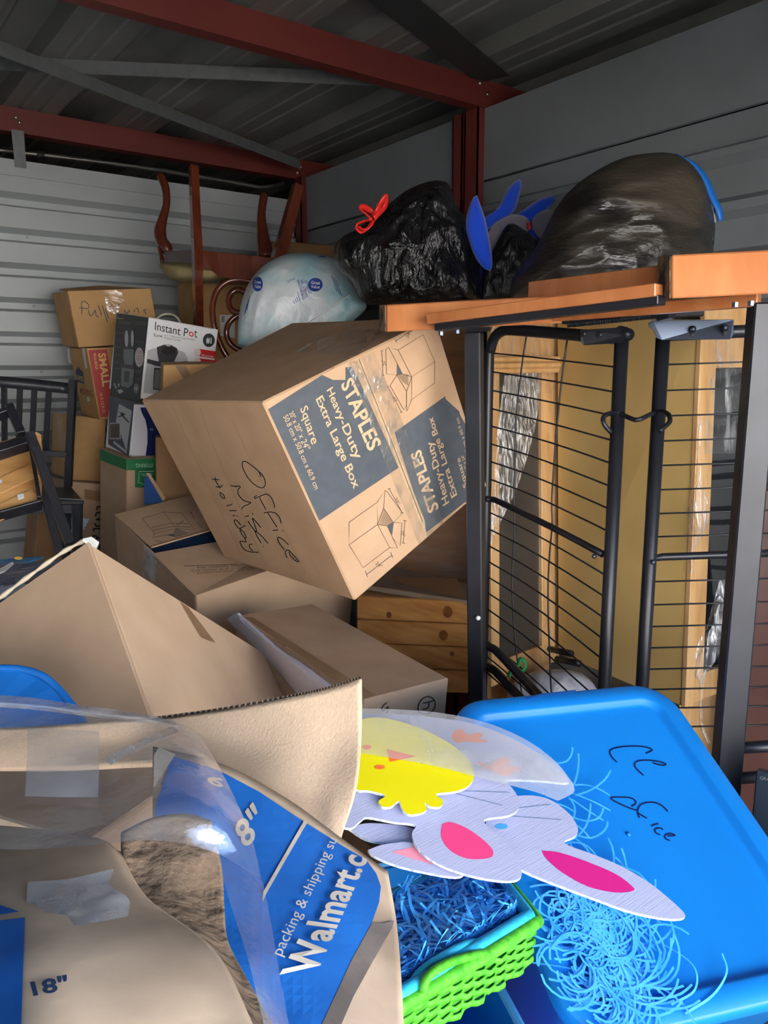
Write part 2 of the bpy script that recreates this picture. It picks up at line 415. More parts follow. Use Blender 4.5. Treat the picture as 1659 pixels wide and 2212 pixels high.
# roof sheet: pans and raised ribs running front to back
per, pan = 0.4155, 0.21
prof = []
x = 0.784 - per * 14
while x < XR + 3.2:
    prof += [(x, 0), (x + 0.055, 0), (x + 0.062, 0.006), (x + 0.074, 0.006), (x + 0.081, 0), (x + 0.130, 0), (x + 0.137, 0.006), (x + 0.149, 0.006), (x + 0.156, 0), (x + pan, 0), (x + pan + 0.014, 0.055),
             (x + pan + 0.06, 0.055), (x + pan + 0.068, 0.048), (x + pan + 0.08, 0.048), (x + pan + 0.088, 0.055), (x + per - 0.014, 0.055)]
    x += per
vs, fs = [], []
for a, z in prof:
    for yy in (YF - 0.3, 7.2):
        for t in (0, 0.02): vs.append((a, yy, ZR + z + t))
for i in range(len(prof) - 1):
    b = 4 * i
    fs += [(b, b + 4, b + 6, b + 2), (b + 1, b + 3, b + 7, b + 5), (b, b + 1, b + 5, b + 4), (b + 2, b + 6, b + 7, b + 3)]
n4 = 4 * len(prof); fs += [(0, 2, 3, 1), (n4 - 4, n4 - 3, n4 - 1, n4 - 2)]
ceiling = fix_normals(mk('ceiling', vs, fs, M_ROOF, kind='structure'))
# purlins: red-oxide Z/C sections under the roof
def purlin(y, label):
    t = thing('roof_beam', label, 'beam', (0.8, y, ZW), 'red oxide roof beams')
    geo = []
    prof = [(0, 0), (0, ZR - ZW), (0.055, ZR - ZW), (0.055, ZR - ZW - 0.004), (0.004, ZR - ZW - 0.004), (0.004, 0.004), (0.055, 0.004), (0.055, 0.0)]
    v = [(a, y + p, ZW + q) for a in (XL - 3.2, XR + 3) for p, q in prof]; n = len(prof)
    f = [tuple(range(n)), tuple(range(2 * n - 1, n - 1, -1))] + [(i, i + n, (i + 1) % n + n, (i + 1) % n) for i in range(n)]
    fix_normals(mk('beam_section', v, f, M_RED, t))
    return t
pu1 = purlin(2.274, 'red oxide steel roof beam joined to the red wall post')
pu2 = purlin(3.636, 'red oxide steel roof beam running just above the back wall')
pu3 = purlin(5.0, 'dark red steel roof beam in the gap behind the back wall')
pu0 = purlin(0.91, 'red oxide steel roof beam near the open door')
def bolts(tg, lst, r=0.007, name='bolt', m=None):
    for p, nrm in lst:
        nrm = Vector(nrm).normalized()
        tube(name, [Vector(p), Vector(p) + nrm * 0.005, Vector(p) + nrm * 0.0075], [r, r * 0.9, r * 0.35], m or M_SCREW, tg, 8)
bolts(pu1, [(onY(1036, 180, 2.274), (0, -1, 0)), (onY(1052, 204, 2.274), (0, -1, 0))])
bolts(pu2, [(onY(34, 254, 3.636), (0, -1, 0)), (onY(42, 265, 3.636), (0, -1, 0)), (onY(637, 351, 3.636), (0, -1, 0)), (onY(649, 361, 3.636), (0, -1, 0)), (onY(642, 374, 3.636), (0, -1, 0))])
# posts on the right wall
def wall_post(y0, w, label):
    t = thing('steel_post', label, 'post', (XR - 0.05, y0, 0), 'red oxide wall posts')
    axis_box('flange', (XR - 0.055, y0, 0), (XR - 0.02, y0 + 0.006, ZW), M_RED, t)
    axis_box('web', (XR - 0.055, y0, 0), (XR - 0.05, y0 + w, ZW), M_RED, t)
    axis_box('lip', (XR - 0.055, y0 + w - 0.006, 0), (XR - 0.02, y0 + w, ZW), M_RED, t)
    return t
# two posts stand back to back where the near beam meets the wall
wall_post(2.284, 0.075, 'red oxide steel post with a bright flange under the near beam')
wall_post(2.372, 0.055, 'red oxide steel post in shadow, set just behind its twin')
wall_post(3.585, 0.06, 'red oxide steel post in the back corner of the unit')
# bracing straps
def angle(pts, h, label):
    a, b = pts; o = bar('brace_strap', a, b, 0.004, h, M_GALV, None, label=label, cat='brace', group='flat galvanised roof braces'); return o
def strap(pts, w, label, z=None):
    a, b = pts; a, b = Vector(a), Vector(b); t = (b - a).normalized(); s = t.cross(Vector((0, 0, 1))).normalized() * (w / 2); u = Vector((0, 0, 0.003))
    return hexa('brace_strap', [a - s, b - s, b + s, a + s, a - s + u, b - s + u, b + s + u, a + s + u], mat('dull_dark_strap', S(58, 60, 60), 0.6), None, 0, label=label, cat='brace', group='flat galvanised roof braces')
zb = 2.588
a, b = onZ(0, 104, zb), onZ(640, 352, zb); a2 = a + (a - b) * 0.6
angle((a2, b + (b - a) * 0.02), 0.044, 'flat galvanised strap running from the roof to the back corner')
a, b = onZ(0, 137, 2.640), onZ(840, 172, 2.640); a2 = a + (a - b) * 0.4
angle((a2, b), 0.046, 'flat galvanised strap crossing above the other and ending at the near beam')
a, b = onZ(1066, 172, 2.660), onZ(850, 0, 2.660)
strap((a, b + (b - a) * 0.5), 0.13, 'flat dark strap from the red wall post towards the door')
q = P(43, 285, 1)
a, b = onY(38, 285, 3.63), onY(46, 348, 3.63)
hexa('hanger_strap', [(a.x - .024, 3.628, 2.58), (a.x + .024, 3.628, 2.58), (b.x + .022, 3.648, 2.44), (b.x - .022, 3.648, 2.44), (a.x - .024, 3.631, 2.58), (a.x + .024, 3.631, 2.58), (b.x + .022, 3.651, 2.44), (b.x - .022, 3.651, 2.44)], M_GALV, None, 0, label='short galvanised hanger strap between roof beam and top of the back wall', cat='strap')
# conduit behind the top of the back wall
pipe = thing('conduit_pipe', 'thin steel conduit pipe running in the dark gap above the back wall', 'pipe', (1.4, 3.78, 2.52))
M_PIPE = mat('conduit_steel', S(170, 168, 160), 0.3, 0.9)
p = [onY(x, y, 3.80) for x, y in ((-60, 318), (0, 324), (300, 361), (520, 397), (556, 404), (590, 402), (612, 396))]
tube('pipe_run', smooth_line(p[1:3], 2)[:1] + p[2:] if False else smooth_line([p[0], p[1], p[2], p[3], p[4], p[5], p[6]], 5), 0.011, M_PIPE, pipe, 10)
tube('coupling', [onY(78, 333, 3.80), onY(94, 335.5, 3.80)], 0.017, mat('dark_fitting', S(40, 40, 40), 0.5), pipe, 10)
# screws on the back wall
for x, y in ((48, 358), (64, 509), (78, 659), (95, 803), (47, 870), (96, 1010)):
    pass
for x, y in ((48, 358), (64, 509.5), (78, 659), (95, 803)):
    pt = onY(x, y, YB - 0.002); bolts(wall_back, [(Vector((pt.x, YB + (0.041 if y > 400 else -0.01), pt.z)), (0, -1, 0))], 0.006, 'screw')

# ================================================================== cartons: shared colours and helpers
def card(name, c, v): return mat(name, c, 0.78, spec=0.25, var=v, vscale=9, bump=0.12, bscale=220, bdist=0.0015, detail=6)
M_CARD = card('kraft_cardboard', S(202, 168, 136), S(190, 156, 124))
M_CARD2 = card('kraft_cardboard_grey', S(186, 158, 132), S(174, 146, 121))
M_CARD3 = card('kraft_cardboard_golden', S(196, 148, 92), S(182, 134, 82))
M_CARD4 = card('kraft_cardboard_pale', S(210, 181, 152), S(198, 168, 140))
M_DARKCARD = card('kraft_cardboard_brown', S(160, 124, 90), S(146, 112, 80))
M_FLUTE = mat('corrugated_edge', S(120, 104, 88), 0.9, bump=0.8, bscale=200)
M_SLATE = mat('slate_print', S(88, 94, 102), 0.7, spec=0.3, var=S(80, 86, 94), vscale=30)
M_INK = mat('black_ink', S(22, 20, 22), 0.6)
M_NAVYINK = mat('navy_ink', S(14, 14, 70), 0.5)
M_LINE = mat('brown_print_line', S(92, 76, 62), 0.7)
M_TAN = mat('unprinted_lettering', S(212, 180, 142), 0.75)
M_WHITE = mat('white_print', S(235, 235, 235), 0.55)
M_TAPE = film('clear_tape', (0.8, 0.74, 0.62, 1), 0.10, 0.55, 26, (1, 1, 1), 0.16, 0.9, 0.25, 0.45, 0.75)
M_TAPE_DULL = film('dull_parcel_tape', (0.62, 0.62, 0.66, 1), 0.45, 0.8, 20, (1, 1, 1), 0.3, 0.5, 0.6)
M_BTAPE = mat('brown_tape', S(150, 118, 88), 0.35, spec=0.5, var=S(132, 104, 78), vscale=20, bump=0.1, bscale=40)
def crp(ox, oy, s):
    return lambda pts: [(p[0] / s + ox, p[1] / s + oy) for p in pts]
def para(O, A, B, C):
    """box corners from one corner and its three neighbours"""
    O, A, B, C = (Vector(q) for q in (O, A, B, C))
    a, b, c = A - O, B - O, C - O
    return [O, A, A + b, B, C, C + a, C + a + b, C + b]
def carton(name, label, O, A, B, C, m, cat='box', group=None, bw=0.003):
    c8 = para(P(*O), P(*A), P(*B), P(*C)); lo = min(c8, key=lambda v: v.z)
    t = thing(name, label, cat, sum(c8, Vector()) / 8 * 1 + Vector((0, 0, lo.z - sum(v.z for v in c8) / 8)), group)
    b = hexa('carton_body', c8, m, t, bw)
    return t, b, c8

# ------------------------------------------------------------------ the big tilted carton
SV, SL, SD, SFT, SFB = P(567, 868, 1.584), P(305, 864, 2.040), P(767, 1299, 1.798), P(940, 686, 1.843), P(1053, 1050, 2.057)
SAB, SAT, SABC = P(484, 1204, 2.255), P(632, 697, 2.300), P(749, 1021, 2.514)
SFB = on_plane(1053, 1050, plane(SV, SD, SFT)); SAB = on_plane(484, 1204, plane(SV, SL, SD)); SAT = on_plane(632, 697, plane(SV, SL, SFT)); SABC = SAB + SFB - SD
st = thing('moving_carton', 'very large tilted carton with slate print panels and handwritten Office Misc Holliday', 'box', (1.08, 1.74, 1.06), 'large moving cartons with box drawings')
sb = hexa('carton_body', [SV, SL, SAB, SD, SFT, SAT, SABC, SFB], M_CARD, st, 0.004)
bv = bvh_of(sb); pf = plane(SV, SD, SFT); pl_ = plane(SV, SL, SD)
pan1 = decal('print_panel', bv, [(579, 884), (754, 773), (861, 1010), (690, 1125)], M_SLATE, sb, 0.0008, 40)
pan2 = decal('print_panel', bv, [(852, 934), (985, 839), (1003, 886), (1048, 1029), (1007, 1083), (921, 1150)], M_SLATE, sb, 0.0008, 40)
for s, q, bo in (('STAPLES', [(760, 812), (825, 960), (796, 977), (735, 832)], 0.025), ('Heavy-Duty', [(718, 835), (784, 984), (762, 999), (701, 846)], 0.012), ('Extra Large Box', [(696, 853), (779, 1048), (759, 1060), (677, 866)], 0.012),
                 ('Square', [(663, 874), (690, 953), (668, 964), (643, 886)], 0.006), ('20" x 20" x 24"', [(633, 886), (671, 968), (658, 974), (624, 893)], 0.0), ('50.8 cm x 50.8 cm x 60.9 cm', [(621, 894), (690, 1053), (680, 1058), (611, 900)], 0.0)):
    text('lettering', bv, s, q, M_TAN, pan1, bo)
for s, q, bo in (('STAPLES', [(925, 1111), (886, 981), (908, 969), (948, 1098)], 0.025), ('Heavy-Duty', [(957, 1094), (920, 959), (938, 949), (974, 1082)], 0.012), ('Extra Large Box', [(975, 1077), (923, 905), (938, 898), (991, 1066)], 0.012),
                 ('Square', [(1001, 1056), (985, 993), (995, 986), (1012, 1048)], 0.006), ('20" x 20" x 24"', [(1013, 1046), (995, 985), (1001, 981), (1020, 1043)], 0.0), ('50.8 cm x 50.8 cm x 60.9 cm', [(1024, 1046), (984, 905), (990, 901), (1031, 1044)], 0.0)):
    text('lettering', bv, s, q, M_TAN, pan2, bo)
# printed box drawings with measures
c5 = crp(230, 640, 1.9988); c7 = crp(760, 640, 3.253)
dr = strokes('box_drawing', bv, [c5(l) for l in ([(1047, 976), (1047, 1073), (1170, 985), (1168, 890), (1047, 976)], [(1047, 1073), (1108, 1172), (1222, 1085), (1170, 985)], [(1168, 890), (1202, 838), (1196, 915), (1170, 985)], [(1202, 838), (1211, 843), (1279, 938), (1238, 976), (1196, 915)],
      [(1238, 976), (1275, 979), (1268, 1077), (1234, 1045)], [(1222, 1085), (1256, 1087), (1212, 992), (1170, 985)], [(1212, 992), (1238, 976)], [(1117, 1185), (1127, 1212)], [(1122, 1202), (1232, 1118)], [(1226, 1105), (1236, 1128)], [(1213, 833), (1227, 829)], [(1220, 831), (1276, 934)], [(1268, 938), (1282, 932)], [(1280, 967), (1296, 969)], [(1288, 969), (1281, 1066)], [(1274, 1064), (1290, 1067)])], 1.3, M_LINE, sb, sm=False)
decal('drawing_shade', bv, c5([(1212, 992), (1240, 976), (1233, 1032)]), M_SLATE, sb, 0.0009)
hatch = [c5([(1174 + 3.2 * k, 985 + 0.6 * k), (1196 + 2.2 * k, 917 + 3.1 * k)]) for k in range(1, 18)]
strokes('drawing_hatch', bv, hatch, 0.5, M_LINE, sb, sm=False)
strokes('box_drawing', bv, [c7(l) for l in ([(325, 378), (500, 270), (582, 460), (420, 566), (325, 378)], [(582, 460), (580, 611), (420, 726), (420, 566)], [(325, 378), (258, 360), (318, 472), (355, 546), (420, 566)], [(258, 360), (238, 372), (243, 546), (316, 554), (318, 472)],
      [(316, 554), (268, 628), (364, 797), (384, 768), (384, 668)], [(420, 726), (385, 808), (384, 668), (420, 566)], [(316, 554), (384, 668)], [(355, 546), (316, 554)], [(212, 560), (228, 552)], [(218, 554), (210, 385)], [(203, 386), (218, 380)], [(245, 640), (260, 630)], [(252, 634), (348, 815)], [(338, 820), (356, 810)], [(303, 302), (313, 325)], [(308, 312), (426, 240)])], 1.3, M_LINE, sb, sm=False)
decal('drawing_shade', bv, c7([(318, 472), (355, 546), (316, 554)]), M_SLATE, sb, 0.0009)
strokes('drawing_hatch', bv, [c7([(322 + 5.2 * k, 554 - 0.4 * k), (325 + 5.0 * k, 560 + 7.4 * k * (1 - k / 40))]) for k in range(1, 15)], 0.5, M_LINE, sb, sm=False)
for s, q in (('24"', [(815, 1212), (827, 1222), (822, 1228), (810, 1218)]), ('20"', [(857, 1073), (865, 1087), (859, 1091), (851, 1077)]), ('20"', [(872, 1145), (876, 1158), (869, 1160), (865, 1147)]),
             ('24"', [(875, 727), (882, 715), (888, 719), (881, 731)]), ('20"', [(827, 791), (823, 778), (830, 776), (834, 789)]), ('20"', [(851, 869), (846, 857), (852, 854), (858, 866)])):
    text('measure', bv, s, q, M_LINE, sb)
# seam and tape between the two flaps, tape on the top edge
decal('flap_seam', bv, [(771, 778), (779, 773), (931, 1160), (921, 1163)], M_TAN, sb, 0.0011, 40)
strokes('seam_gap', bv, [[(775, 776), (850, 965), (925, 1160)]], 1.6, M_LINE, sb, 0.0015)
decal('clear_tape', bv, [(742, 775), (800, 741), (962, 1140), (905, 1178)], M_TAPE, sb, 0.0022, 18)
decal('clear_tape', bv, [(640, 760), (690, 730), (770, 712), (840, 712), (800, 742), (745, 772)], M_TAPE, sb, 0.0022, 18)
decal('brown_tape', bv, [(336, 934), (352, 940), (372, 974), (352, 975)], mat('worn_tape', S(140, 116, 100), 0.3), sb, 0.0012)
# faint crease lines and handwriting on the end face
strokes('crease', bv, [[(430, 874), (470, 985), (575, 1225)], [(370, 870), (420, 985), (520, 1195)], [(500, 905), (545, 1000), (660, 1240)]], 1.2, mat('crease_tone', S(180, 144, 110), 0.8), sb, 0.0006)
h1 = crp(440, 980, 6.9125)
ink1 = [[(855, 345), (825, 265), (740, 190), (640, 120), (590, 120), (580, 170), (600, 240), (660, 350), (750, 450), (850, 505), (905, 495), (925, 430), (890, 330), (820, 255)],
        [(800, 625), (765, 640), (770, 665), (830, 640), (940, 603), (1010, 650), (1050, 740), (1062, 800)], [(838, 650), (870, 720), (935, 835)], [(900, 885), (990, 868), (1080, 890), (1140, 960), (1160, 1035)], [(960, 880), (1010, 960), (1095, 1092)],
        [(1035, 1145), (1115, 1135)], [(1178, 1143), (1190, 1156)], [(1272, 1360), (1200, 1290), (1130, 1250), (1108, 1270), (1130, 1330), (1205, 1430)], [(1250, 1552), (1225, 1500), (1230, 1450), (1275, 1440), (1330, 1500), (1400, 1580), (1420, 1612), (1380, 1600), (1300, 1520), (1278, 1462)],
        [(400, 475), (500, 492)], [(480, 485), (550, 490), (515, 545), (525, 610), (580, 680), (650, 715), (708, 728), (650, 765), (600, 785), (570, 828)], [(622, 940), (680, 925)], [(728, 885), (742, 912)], [(855, 1100), (790, 1020), (730, 962), (760, 1050), (795, 1160), (765, 1145), (700, 1060), (665, 1003)],
        [(765, 1150), (800, 1230), (862, 1332)], [(770, 1150), (860, 1220), (965, 1338)], [(888, 1380), (898, 1386)],
        [(128, 378), (235, 390)], [(172, 350), (185, 410), (250, 512)], [(185, 490), (250, 495), (288, 468)], [(250, 570), (248, 610), (275, 650), (312, 668), (300, 615), (250, 578)], [(342, 778), (400, 765), (432, 745)], [(385, 850), (492, 848)], [(435, 930), (468, 915)], [(498, 928), (508, 935)],
        [(558, 1065), (510, 1010), (470, 985), (462, 1015), (490, 1070), (535, 1112), (600, 1085), (628, 1070)], [(560, 1105), (545, 1140), (575, 1205), (610, 1250), (640, 1252), (600, 1170), (555, 1130)], [(615, 1250), (630, 1300), (645, 1312)], [(545, 1325), (550, 1305), (590, 1310), (630, 1320)], [(545, 1325), (600, 1420), (690, 1462), (820, 1470)], [(732, 1350), (690, 1355), (690, 1400), (740, 1455)]]
strokes('handwriting', bv, [h1(l) for l in ink1], 2.0, M_INK, sb, 0.0012)

# ------------------------------------------------------------------ carton beneath it, flaps sprung open
k = 2.07 / 1.92
BN, BA, BR = P(421, 1287, 2.07), P(247, 1112, 2.218 * k), P(775, 1165, 2.241 * k)
ba, br = BA - BN, BR - BN; dn = ba.cross(br).normalized(); dn = dn if dn.z < 0 else -dn; dn = dn * 0.50
bt = thing('open_carton', 'open carton under the tilted one, with a printed box drawing on its sprung flap', 'box', BN + dn + (ba + br) / 2, 'large moving cartons with box drawings')
def wallp(name, a, b, m, par, inward, h0=0.0): return hexa(name, [a, b, b + dn, a + dn, a + inward, b + inward, b + dn + inward, a + dn + inward], m, par, 0.0008)
th = 0.006
wa = wallp('side_wall', BN, BA, M_CARD2, bt, br.normalized() * th)
wb = wallp('side_wall', BN, BR, M_CARD4, bt, ba.normalized() * th)
wallp('side_wall', BA, BA + br, M_CARD2, bt, -ba.normalized() * th)
wallp('side_wall', BR, BR + ba, M_CARD2, bt, -br.normalized() * th)
hexa('bottom', [BN + dn, BA + dn, BA + br + dn, BR + dn] + [q - dn.normalized() * th for q in (BN + dn, BA + dn, BA + br + dn, BR + dn)], M_CARD2, bt, 0)
up = -dn.normalized()
def flap(pts, m, name='flap'):
    q = [Vector(v) for v in pts]; return slab(name, q, dn.normalized() * 0.004, m, bt)
f1 = flap([BA + up * .001, BN + ba * 0.50 + up * 0.018, BN + ba * 0.46 + br + up * 0.03, BA + br + up * .001], M_CARD2)
f2 = flap([BN + up * .001, BR + up * .001, BR + ba * 0.42 - up * 0.05, BN + ba * 0.50 - up * 0.004], M_CARD2)
slab('flap_edge', [BN + ba * 0.50 + up * 0.0181, BN + ba * 0.515 + up * 0.018, BN + ba * 0.475 + br + up * 0.03, BN + ba * 0.46 + br + up * 0.0301], up * 0.001, M_BTAPE, bt)
hexa('contents', [BN + ba * 0.30 + br * 0.05 - up * 0.03, BN + ba * .30 + br * .9 - up * .03, BN + ba * .7 + br * .9 - up * .03, BN + ba * .7 + br * .05 - up * .03] + [BN + ba * a + br * b + dn * 0.6 for a, b in ((.3, .05), (.3, .9), (.7, .9), (.7, .05))], mat('navy_gloss', S(38, 56, 84), 0.25), bt, 0.002)
b1, b2, b3 = bvh_of(f1), bvh_of(f2), bvh_of(wa)
cB = crp(290, 1070, 5.53)
strokes('box_drawing', b1, [cB(l) for l in ([(95, 278), (355, 200), (500, 400), (243, 458), (95, 278)], [(355, 200), (570, 215), (722, 415), (500, 400)], [(243, 458), (218, 508)], [(500, 400), (468, 465), (240, 500), (232, 520), (478, 562), (490, 500), (650, 455), (500, 400)], [(468, 465), (490, 500), (585, 555), (828, 490), (650, 455)], [(722, 415), (832, 472), (650, 455)], [(205, 390), (430, 335), (640, 340)], [(215, 420), (460, 372), (680, 382)], [(650, 200), (690, 205)], [(672, 204), (725, 290)], [(750, 320), (812, 395)], [(245, 540), (330, 560)], [(600, 575), (690, 560)], [(750, 540), (840, 515)])], 1.1, M_LINE, f1, sm=False)
decal('drawing_shade', b1, cB([(500, 402), (648, 452), (492, 498), (470, 466)]), mat('drawing_grey', S(140, 122, 108), 0.8), f1, 0.001)
decal('drawing_shade', b1, cB([(385, 480), (470, 466), (492, 498)]), M_SLATE, f1, 0.001)
decal('drawing_knife', b1, cB([(497, 355), (585, 305), (592, 312), (510, 358)]), M_SLATE, f1, 0.001)
text('measure', b1, '20"', cB([(340, 557), (390, 560), (390, 572), (340, 569)]), M_LINE, f1); text('measure', b1, '20"', cB([(697, 546), (745, 540), (748, 555), (700, 560)]), M_LINE, f1)
strokes('rule', b2, [cB([(595, 848), (1130, 828), (1230, 822)])], 1.4, M_LINE, f2, sm=False)
text('lettering', b2, 'For custom depth:', cB([(752, 858), (1330, 822), (1345, 846), (760, 884)]), M_LINE, f2, 0.02)
text('lettering', b2, 'Cut carton at all corners to', cB([(680, 890), (1400, 846), (1420, 868), (688, 916)]), M_LINE, f2)
text('lettering', b2, 'preferred depth, then fold', cB([(752, 922), (1420, 874), (1440, 894), (760, 948)]), M_LINE, f2)
decal('parcel_tape', b3, cB([(118, 590), (275, 740), (262, 1040), (100, 960)]), M_TAPE_DULL, wa, 0.0015, 15)
# ------------------------------------------------------------------ long flat carton in front of it
O, A, B = P(785, 1512, 1.49), P(510, 1330, 1.90), P(970, 1465, 1.62)
a, b = A - O, B - O; nn = a.cross(b).normalized(); nn = nn if nn.z < 0 else -nn
c8 = para(O, A, B, O + nn * 0.24)
ct = thing('long_carton', 'long low carton with a circled J inked on its end', 'box', O + nn * .24 + (a + b) / 2)
cb = hexa('carton_body', c8, M_CARD2, ct, 0.003); bvc = bvh_of(cb)
cj = crp(740, 1480, 6.38)
strokes('handwriting', bvc, [cj(l) for l in ([(1180, 152), (1100, 185), (1045, 270), (1040, 340), (1080, 385), (1170, 392), (1250, 340), (1275, 260), (1250, 190), (1180, 152)], [(1100, 250), (1170, 235), (1255, 212)], [(1190, 240), (1180, 300), (1140, 328), (1098, 335)])], 2.4, M_INK, cb, 0.0012)
strokes('handwriting', bvc, [cj([(610, 235), (560, 280), (535, 325), (560, 352), (600, 320), (622, 295), (625, 330), (605, 385)])], 2.4, M_INK, cb, 0.0012)
strokes('handwriting', bvc, [cj([(755, 385), (790, 342), (812, 345), (808, 395)])], 2.4, M_INK, cb, 0.0012)
decal('brown_tape', bvc, [(515, 1333), (545, 1333), (812, 1502), (786, 1511)], M_BTAPE, cb, 0.001, 40)
# ------------------------------------------------------------------ big carton standing on a corner
q = 1.25 / 1.45
DO, D1, D2, D3 = P(190, 1169, 1.25), P(-130, 1390, 1.458 * q), P(375, 1690, 1.177 * q), P(565, 1405, 2.056 * q)
e1, e2, e3 = (D1 - DO) * 1.55, D2 - DO, D3 - DO
dt = thing('corner_up_carton', 'plain big carton standing with one corner pointing up', 'box', DO + e2 + (e1 + e3) / 2)
w1 = e3.normalized() * 0.008
da = hexa('end_panel', [DO, DO + e1, DO + e1 + e2, DO + e2] + [v + w1 for v in (DO, DO + e1, DO + e1 + e2, DO + e2)], M_CARD2, dt, 0.002)
s0 = w1 * 1.5 + e1 * 0.004
db = hexa('carton_body', para(DO + s0, DO + s0 + e1, DO + s0 + e2, DO + s0 + e3), M_CARD4, dt, 0.003)
bd = bvh_of(db)
decal('brown_tape', bd, [(388, 1300), (406, 1312), (466, 1390), (434, 1378)], M_BTAPE, db, 0.0012, 20)
slab('torn_flap', [P(178, 1168, 1.24), P(196, 1164, 1.27), P(213, 1176, 1.285), P(206, 1190, 1.27)], Vector((0.002, 0.002, 0.003)), mat('white_paper_edge', S(210, 214, 212), 0.7), dt)
# crumpled edge of wrapping paper along its far side
tube('paper_edge', smooth_line([P(186, 1166, 1.262), P(140, 1190, 1.262), P(80, 1232, 1.26), P(20, 1276, 1.255), P(-40, 1322, 1.25)], 5), [0.0035 + 0.0012 * math.sin(i * 1.7) for i in range(21)], mat('waxed_paper', S(196, 182, 160), 0.5), dt, 8)
# ------------------------------------------------------------------ white padded mailer between them
mr = [[(489, 1338, 1.95), (508, 1326, 1.835), (530, 1338, 1.80)], [(545, 1400, 1.87), (575, 1388, 1.70), (598, 1396, 1.655)], [(606, 1460, 1.74), (630, 1440, 1.585), (652, 1440, 1.53)], [(665, 1540, 1.585), (700, 1500, 1.45), (745, 1510, 1.37)]]
patch('padded_mailer', mr, mat('white_mailer', S(214, 214, 232), 0.55, bump=0.5, bscale=60, bdist=0.003), None, 0.008, 6, 6, 0.004, 30, label='white padded mailer wedged beside the long low carton', cat='mailer')
# ------------------------------------------------------------------ pine chest and wrapped cabinet right of them
M_PINE = mat('knotty_pine', S(206, 150, 86), 0.5, var=S(160, 100, 46), vscale=5, vstretch=(1.2, 1.2, 9), bump=0.06, bscale=40, detail=3, ramp=(0.35, 0.8))
M_PINED = mat('pine_grey_top', S(150, 132, 112), 0.7, var=S(130, 112, 96), vscale=10)
pt = thing('pine_chest', 'knotty pine chest board standing beside the black futon leg', 'chest', P(895, 1560, 2.15))
fa, fb_, fc, fd = P(772, 1288, 2.30), P(1012, 1300, 2.02), P(1012, 1500, 2.02), P(772, 1440, 2.30)
bkv = Vector((0.13, 0.19, 0.0))
for i in range(4):
    u0, u1 = i / 4, (i + 1) / 4 - 0.012
    t0, t1 = fa.lerp(fd, u0 * 1.35), fa.lerp(fd, u1 * 1.35); s0_, s1_ = fb_.lerp(fc, u0 * 1.0), fb_.lerp(fc, u1 * 1.0)
    bq = bkv.normalized() * (0.018 + 0.002 * (i % 2))
    o = hexa('plank', [t0, s0_, s1_, t1, t0 + bq, s0_ + bq, s1_ + bq, t1 + bq], M_PINE, pt, 0.002)
M_KNOT = mat('pine_knot', S(146, 88, 46), 0.5, var=S(110, 58, 28), vscale=40)
for kx, ky, kr in ((969, 1322, 13), (960, 1372, 12), (842, 1328, 7), (978, 1412, 6)):
    decal('knot', plane(fa, fb_, fc), [(kx + kr * 0.8 * math.cos(t / 9 * math.tau), ky + kr * math.sin(t / 9 * math.tau)) for t in range(9)], M_KNOT, pt, 0.0035)
hexa('top_board', [P(780, 1262, 2.32), P(1014, 1298, 2.015), P(1016, 1262, 2.30), P(846, 1222, 2.62)] + [v + Vector((0, 0, -0.016)) for v in (P(780, 1262, 2.32), P(1014, 1298, 2.015), P(1016, 1262, 2.30), P(846, 1222, 2.62))], M_PINED, pt, 0.002)
hexa('chest_body', [fa + bkv * .06, fb_ + bkv * .06, fc + bkv * .06, fd + bkv * .06 , fa + bkv, fb_ + bkv, fc + bkv, fd + bkv], M_DARKCARD, pt, 0)
M_BROWNWOOD = mat('brown_cabinet_wood', S(132, 92, 58), 0.4, var=S(110, 74, 44), vscale=6, vstretch=(1, 1, 6))
wt = thing('wrapped_cabinet', 'brown wooden cabinet in cling wrap, half hidden behind the tilted carton', 'cabinet', (1.62, 2.3, 0.6))
cw = [P(800, 690, 2.74), P(1045, 690, 2.64), P(1045, 1262, 2.64), P(800, 1262, 2.74)]
cbk = Vector((0.25, 0.33, 0))
wcab = hexa('cabinet_body', cw + [v + cbk for v in cw], M_BROWNWOOD, wt, 0.003)
bw_ = bvh_of(wcab)
M_CLING = film('cling_wrap', (0.85, 0.87, 0.9, 1), 0.04, 0.42, 5, (1, 1, 5), 0.12, 0.9, 0.35, 0.5, 0.75)
decal('cling_wrap', bw_, [(805, 1128), (1040, 1010), (1040, 1255), (860, 1230)], M_CLING, wt, 0.006, 14)

# ================================================================== the futon frame standing on its end
M_BLACKM = mat('black_powder_coat', S(34, 36, 42), 0.38, 0.3, spec=0.6, var=S(44, 46, 54), vscale=12)
M_CHERRY = mat('orange_cherry_wood', S(194, 126, 76), 0.30, spec=0.5, var=S(172, 100, 56), vscale=4, vstretch=(5, 5, 1.2), coat=0.3)
M_ENDGRAIN = mat('worn_end_grain', S(150, 124, 96), 0.8, var=S(48, 44, 42), vscale=26, ramp=(0.45, 0.6))
M_STEELB = mat('blued_steel_plate', S(88, 98, 116), 0.28, 0.75)
fu = thing('futon_frame', 'black tubular futon frame with orange wood arms standing on end', 'futon', (1.25, 1.0, 0))
def board(name, O, A, U, T, m, end=None):
    c = para(P(*O), P(*A), P(*U), P(*T)); o = hexa(name, c, m, fu, 0.0025)
    if end is not None:
        a = (c[1] - c[0]).normalized() * 0.0015
        q = [c[0] - a, c[3] - a, c[7] - a, c[4] - a]; ctr = sum(q, Vector()) / 4
        slab('end_grain', [ctr + (v - ctr) * 0.97 for v in q], -a, end, o)
    return o
board('arm_beam', (835, 717, 1.64), (1215, 698, 1.60), (835, 659, 1.64), (822, 714, 1.70), M_CHERRY, M_ENDGRAIN)
